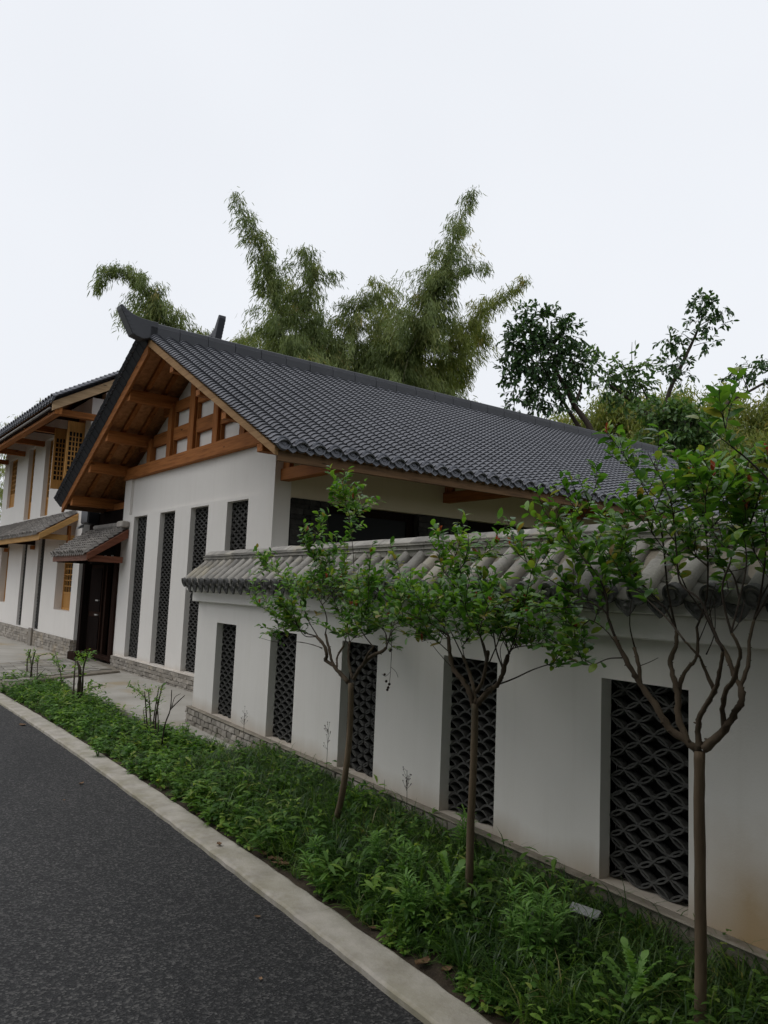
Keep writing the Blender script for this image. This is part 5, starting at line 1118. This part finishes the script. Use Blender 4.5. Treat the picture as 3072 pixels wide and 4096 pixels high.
bamboo('bamboo branch arching level to the right under the tallest plume', c4([(900,1130),(1000,800),(1070,610),(1180,510),(1280,470),(1360,490)]), 25.5, .35, .9, .3, 3600, seed=6)
bamboo('thin sparse bamboo leaning far right with a light tip, beside the broad-leaved tree', c4([(1040,1200),(1090,1040),(1200,840),(1300,710),(1430,620),(1560,525)]), 27, .15, 1.2, .3, 4200, BAMBOO_Y, .03, 7)
bamboo('yellowish bamboo just left of the broad-leaved tree', c4([(1120,1250),(1150,1100),(1210,920),(1300,760),(1330,620)]), 28, .05, 1.5, .4, 4500, BAMBOO_Y, .03, 8)
bamboo('upright leafy bamboo filling the grove between the left plume and the dense clump', c4([(400,1050),(380,900),(340,720),(330,600),(345,520)]), 27.5, .0, 1.3, .4, 4500, BAMBOO_Y, .03, 13)
bamboo('upright leafy bamboo filling the grove between the bushy top and the tallest plume', c4([(800,1120),(800,980),(790,820),(800,700),(780,600)]), 28, .0, 1.3, .45, 5000, BAMBOO, .03, 14)
bamboo('sparse bamboo spray rising behind the left finial of the hall ridge', c4([(60,1000),(90,930),(150,840),(200,780)]), 29, .0, 1.6, .9, 3000, BAMBOO_Y, .03, 9)
bamboo('very low bamboo foliage peeping over the far ridge end of the hall', c4([(860,1250),(1000,1130),(1150,1080),(1240,1060)]), 30, .0, 1.3, .6, 3500, BAMBOO_Y, .03, 10)
bamboo('arching bamboo culm whose drooping plume hangs left over the finial of the hall', conv(S3, [(640,1330),(590,1170),(530,1040),(440,910),(350,835),(270,800),(200,840),(140,950)]), 24, .22, .75, .3, 3000, seed=11)
bamboo('nearly leafless arching bamboo culm right of the hall finial', conv(S3, [(860,1400),(790,1230),(720,1120),(660,1050),(610,1015),(560,1008)]), 24.5, .1, .5, .12, 380, BAMBOO_Y, .022, 12)
for i, (x, y, w) in enumerate(((20, 1690, .5), (90, 1650, .35), (160, 1590, .3))):
    bamboo('wispy far bamboo tip peeping over the eave of the two-storey house', [(x+20, y+260), (x+8, y+120), (x, y)], 40, .2, .9, w, 500, BAMBOO_Y, .03, 60+i, group='far bamboo tips behind the house')
bamboo('green bamboo foliage past the far end of the two-storey house', [(-40, 2600), (-20, 2200), (0, 1900), (10, 1750)], 34, .0, 2.2, 1.4, 7000, BAMBOO_Y, .04, 65, group='bamboo past the end of the house')
# bamboo-covered slope to the right: separate clumps standing behind the hall
def clump(label, x, ytop, D, w, n, mat, seed, group='bamboo clumps on the slope beyond the hall'):
    random.seed(seed); rng = np.random.default_rng(seed); top = at_d(x, ytop, D); b = Vector((top.x, top.y, 0)); H = top.z; t = thing('bamboo_clump', label, 'bamboo', tuple(b), group=group)
    st = MB(); pos = []; 
    for k in range(11):
        a = random.uniform(0, 6.283); lean = random.uniform(.15, 1.0)*w; hh = H*random.uniform(.68, 1.0); tip = Vector((math.cos(a)*lean*1.25, math.sin(a)*lean*1.25, hh*.93)); mid = Vector((math.cos(a)*lean*.45, math.sin(a)*lean*.45, hh*.72))
        L = smooth_line([Vector((0, 0, 0)), mid*.6, mid, Vector((mid.x*.5+tip.x*.5, mid.y*.5+tip.y*.5, hh)), tip], 4); st.tube(L, [max(.01, .04*(1-i/len(L))) for i in range(len(L))], 5, False)
        A = np.array([tuple(v) for v in L]); ii = rng.uniform(len(A)*.28, len(A)-1.01, int(n*2.6)//(11*8)); i0 = ii.astype(int); f = (ii-i0)[:, None]; c0 = A[i0]*(1-f)+A[i0+1]*f; dd = rv(len(c0)); dd[:, 2] = dd[:, 2]*.5; pos.append(c0+dd*(rng.random(len(c0))**.5)[:, None]*w*.42)
    o = st.obj('culms', CULM, t, smooth=True, fix=False); o.location = (0, 0, 0); o['kind'] = 'stuff'
    c = np.concatenate(pos); p = np.repeat(c, 8, axis=0)+rng.normal(0, .2, (len(c)*8, 3)); d = rng.normal(0, .5, (len(p), 3)); d[:, 2] -= .7
    l = rng.uniform(.7, 1.3, len(p))*.21; me = leaf_mesh('foliage', mat, p, d, rv(len(p)), l, l*.26, 'blade', .1, np.clip(np.repeat(rng.normal(.5, .22, len(c)), 8)+rng.normal(0, .15, len(p)), 0, 1))
    o = bpy.data.objects.new('foliage', me); C.objects.link(o); o.parent = t; o['kind'] = 'stuff'; return t
s5 = lambda x, y: conv(S5, [(x, y)])[0]
CL = [((1000, 770), 34, 2.6, 9000, 'yellow-green bamboo clump at the foot of the thin leaning tree'), ((1250, 790), 36, 2.2, 7000, 'pale bamboo clump between the thin leaning tree and the right tree branch'), ((1450, 720), 33, 2.4, 9000, 'tall pale bamboo clump under the right tree branch'), ((1640, 760), 31, 2.4, 9000, 'bright green bamboo clump at the right end of the slope'),
      ((690, 830), 35, 2.2, 8000, 'yellowish bamboo clump just right of the broad-leaved tree trunks'), ((840, 900), 33, 2.0, 8000, 'low yellow bamboo clump beyond the hall ridge end'), ((500, 960), 36, 2.0, 6000, 'bamboo clump seen between the broad-leaved tree trunks'), ((1580, 1050), 27, 1.9, 9000, 'golden drooping bamboo clump low behind the tallest crape myrtle'), ((1330, 1010), 29, 1.9, 7000, 'shadowy bamboo clump low behind the leafy tree on the slope'), ((1800, 800), 30, 2.6, 6000, 'bamboo clump beyond the right tree branch')]
for i, (q, D, w_, n, lab) in enumerate(CL): clump(lab, *s5(*q), D, w_, n, BAMBOO_Y if i not in (5, 8) else BAMBOO, 80+i)
def broad(label, trunks, blobs, D, mat, n_per, leafL=.15, seed=1, base=None, name='broad_leaved_tree', bark=BARK_D):
    random.seed(seed); rng = np.random.default_rng(seed); P0 = at_d(*trunks[0][0][0], D); b = Vector((P0.x, P0.y, 0)); t = thing(name, label, 'tree', tuple(b))
    for k, (pts, r0, r1) in enumerate(trunks):
        L = smooth_line([at_d(x, y, D+random.uniform(-.3, .3)) for x, y in pts], 4)
        if k == 0: L = [Vector((b.x, b.y, 0))]+L
        m = len(L); MB().tube(L, [r0+(r1-r0)*i/(m-1) for i in range(m)], 7, True, .08).obj('trunk' if k == 0 else 'limb', bark, t, smooth=True)
    lv = Leaves(); tw = MB()
    for (x, y), rx, ry, n in blobs:
        sc = D/F_PX
        for k in range(n):
            a = random.uniform(0, 6.283); rr = math.sqrt(random.random()); px, py = x+rx*rr*math.cos(a), y+ry*rr*math.sin(a); dz = random.uniform(-1, 1)*math.sqrt(max(0, 1-rr*rr))*(rx*sc)
            c = at_d(px, py, D+dz); cc = at_d(x, y, D); od = (c-cc); od = (od.normalized() if od.length > .01 else rvec())*.5+rvec()*.5+Vector((0, 0, .05)); tl = random.uniform(.25, .5)
            pe = [c, c+od.normalized()*tl*.5, c+od.normalized()*tl+Vector((0, 0, -.05))]; tw.tube(pe, [.010, .007, .004], 3, False)
            for q in range(n_per):
                f = (q+.5)/n_per; pp = pe[0].lerp(pe[2], f); d = rvec()*.6+od.normalized()*.7+Vector((0, 0, -.35)); l = leafL*random.uniform(.7, 1.25); lv.add(pp, d, Vector((0, 0, 1))+rvec()*.6, l, l*.46)
    o = tw.obj('twigs', bark, t, fix=False); o['kind'] = 'stuff'
    me = leaf_mesh('crown', mat, np.array(lv.p)-np.array(b), lv.d, lv.n, lv.l, lv.w); o = bpy.data.objects.new('crown', me); C.objects.link(o); o.parent = t; o['kind'] = 'stuff'; return t
q5 = lambda l: conv(S5, l)
broad('dark glossy broad-leaved tree behind the hall ridge', [(q5([(490,1120),(470,1000),(370,860),(290,700),(200,560)]), .12, .04), (q5([(420,1030),(360,940),(290,820),(180,640)]), .08, .03), (q5([(370,860),(420,700),(300,450)]), .05, .02), (q5([(290,820),(120,600),(30,450)]), .04, .02)],
  [(q5([c])[0], rx/1.659, ry/1.659, n) for c, rx, ry, n in (((100,280),75,62,30),((40,420),95,95,60),((200,340),95,85,60),((330,410),85,85,42),((150,540),150,120,140),((310,610),125,95,75),((30,700),95,95,60),((180,790),115,65,56),((-60,600),50,80,18),((350,770),90,60,20),((250,880),70,40,9),((420,560),70,50,13),((10,850),60,50,12),((-20,330),50,40,9),((60,560),80,60,22),((240,450),70,60,20),((-30,480),50,50,14),((390,690),60,50,14),((110,880),60,30,8))], 24.5, BROAD, 8, .16, 90)
broad('sparse branch-like tree with loose leaves right of the dark broad-leaved tree', [(q5([(1000,1120),(900,960),(780,860),(650,760),(560,690),(480,640)]), .07, .02), (q5([(900,960),(840,780),(770,650),(755,560),(757,445)]), .03, .006), (q5([(780,860),(740,740),(700,600),(660,560)]), .03, .01)],
  [(q5([c])[0], rx/1.659, ry/1.659, n) for c, rx, ry, n in (((560,640),80,70,24),((640,620),60,50,16),((700,700),70,60,20),((790,600),60,50,14),((800,720),70,60,18),((590,760),60,50,16),((740,800),80,40,14),((470,580),50,60,14),((830,800),50,50,10),((660,840),50,30,8))], 25.5, BROAD_L, 8, .17, 91)
broad('thin leaning tree with sparse tufts of leaves against the sky', [(q5([(960,950),(1010,760),(1080,610),(1160,440),(1200,340),(1230,250),(1240,180)]), .09, .012), (q5([(1160,440),(1110,400),(1080,385)]), .015, .006), (q5([(1150,475),(1100,460),(1040,450)]), .015, .006), (q5([(1200,340),(1260,300),(1320,270)]), .015, .006), (q5([(1165,470),(1230,450),(1280,440)]), .015, .006), (q5([(1050,690),(1110,640),(1155,570)]), .012, .004), (q5([(1060,670),(1120,600),(1150,560)]), .010, .004)],
  [(q5([c])[0], rx/1.659, ry/1.659, n) for c, rx, ry, n in (((1215,170),50,36,13),((1270,200),60,40,14),((1340,210),46,34,10),((1180,220),40,20,6),((1230,300),60,40,15),((1310,330),46,34,10),((1270,430),70,36,13),((1010,430),54,26,10),((1090,385),46,16,6),((1050,460),46,16,5),((1020,580),60,36,13),((1080,590),46,40,9),((1000,650),46,36,8),((1090,680),40,20,4))], 27, BROAD, 7, .18, 92, name='thin_leaning_tree')
broad('leafy mid-green tree low on the slope behind the tallest crape myrtle', [(q5([(1100,1350),(1060,1200),(1000,1050),(940,940)]), .09, .03), (q5([(1060,1200),(1140,1000),(1200,920)]), .05, .02)],
  [(q5([c])[0], rx/1.659, ry/1.659, n) for c, rx, ry, n in (((930,900),110,60,40),((1060,980),110,80,60),((1180,940),110,70,50),((1080,1100),110,90,60),((960,1040),100,80,45),((1220,1040),90,80,35),((1130,1200),80,60,22))], 23.5, BROAD_L, 9, .19, 93)
broad('arching tree branch with leaf tufts at the far right of the slope', [(q5([(1250,1050),(1380,860),(1530,775),(1660,700),(1760,640)]), .06, .03), (q5([(1530,775),(1500,700),(1480,660)]), .02, .008)],
  [(q5([c])[0], rx/1.659, ry/1.659, n) for c, rx, ry, n in (((1490,650),70,30,13),((1560,620),60,30,12),((1640,650),50,50,10),((1700,600),60,60,14))], 26, BROAD, 8, .17, 94)
# low undergrowth that closes the view along the foot of the slope
rng = np.random.default_rng(5); nn = 40000; ang = rng.uniform(-.1, 1, nn); px = rng.uniform(2150, 3500, nn); D = rng.uniform(27, 38, nn)
P = np.array([tuple(at_d(x, 2048, d)) for x, d in zip(px, D)]); P[:, 2] = rng.random(nn)**.7*(6.2+1.0*np.sin(px*.013))
dd = rv(nn); dd[:, 2] -= .4; me = leaf_mesh('undergrowth', BAMBOO_Y, P, dd, rv(nn), rng.uniform(.14, .28, nn), rng.uniform(.06, .12, nn), 'oval', 0, rng.random(nn)*.8)
o = bpy.data.objects.new('undergrowth', me); C.objects.link(o); tag(o, 'dense green undergrowth at the foot of the slope beyond the hall', 'undergrowth', None, 'stuff')

# ================================================================== TREES ACROSS THE ROAD, BEHIND THE VIEWER (unseen, added to shade the wall and road)
def shade_tree(label, x, y, zc, rx, rz, n, seed, lean=(0, 0)):
    random.seed(seed); rng = np.random.default_rng(seed); b = Vector((x, y, -.05)); t = thing('unseen_shade_tree', label, 'tree', tuple(b), group='unseen trees added to shade the wall and road')
    top = Vector((x+lean[0], y+lean[1], zc)); MB().tube(smooth_line([b, b.lerp(top, .5)+Vector((.15, 0, 0)), top], 4), [.17-.012*i for i in range(9)], 8, True, .06).obj('trunk', BARK, t, smooth=True)
    lb = MB(); cs = []
    for k in range(16):
        d = rvec(); d.z *= .7; e = top+Vector((d.x*rx, d.y*rx, d.z*rz))*.8; st = b.lerp(top, random.uniform(.6, 1)); lb.tube([st, st.lerp(e, .5)+Vector((0, 0, .2)), e], [.06, .04, .015], 5); cs.append(e)
    lb.obj('limbs', BARK, t)
    v = rv(n)*(rng.random(n)**.4)[:, None]; P = np.array(top)+v*np.array((rx, rx, rz)); d = rv(n); d[:, 2] -= .3
    me = leaf_mesh('crown', BROAD, P-np.array(b), d, rv(n)+np.array((0, 0, 1.2)), rng.uniform(.22, .4, n), rng.uniform(.12, .2, n)); o = bpy.data.objects.new('crown', me); C.objects.link(o); o.parent = t; o['kind'] = 'stuff'
shade_tree('unseen broad tree added for shade, overhanging the road close behind the viewer', 4.2, -3.4, 6.4, 4.6, 2.6, 8000, 1, (-.8, .9))
shade_tree('unseen tall tree added for shade at the road edge facing the garden wall', -.8, -8.2, 5.6, 4.4, 4.8, 10000, 2)
shade_tree('unseen tall tree added for shade at the road edge facing the hall', -6.2, -9.8, 4.6, 3.2, 3.6, 3800, 3)
shade_tree('unseen tall tree added for shade at the near bend of the road', 6.5, -6.5, 5.6, 4.6, 4.9, 9000, 5)
shade_tree('unseen tall tree added for shade, standing past the near end of the garden wall', 5.4, 2.2, 4.8, 3.8, 4.2, 9000, 6)
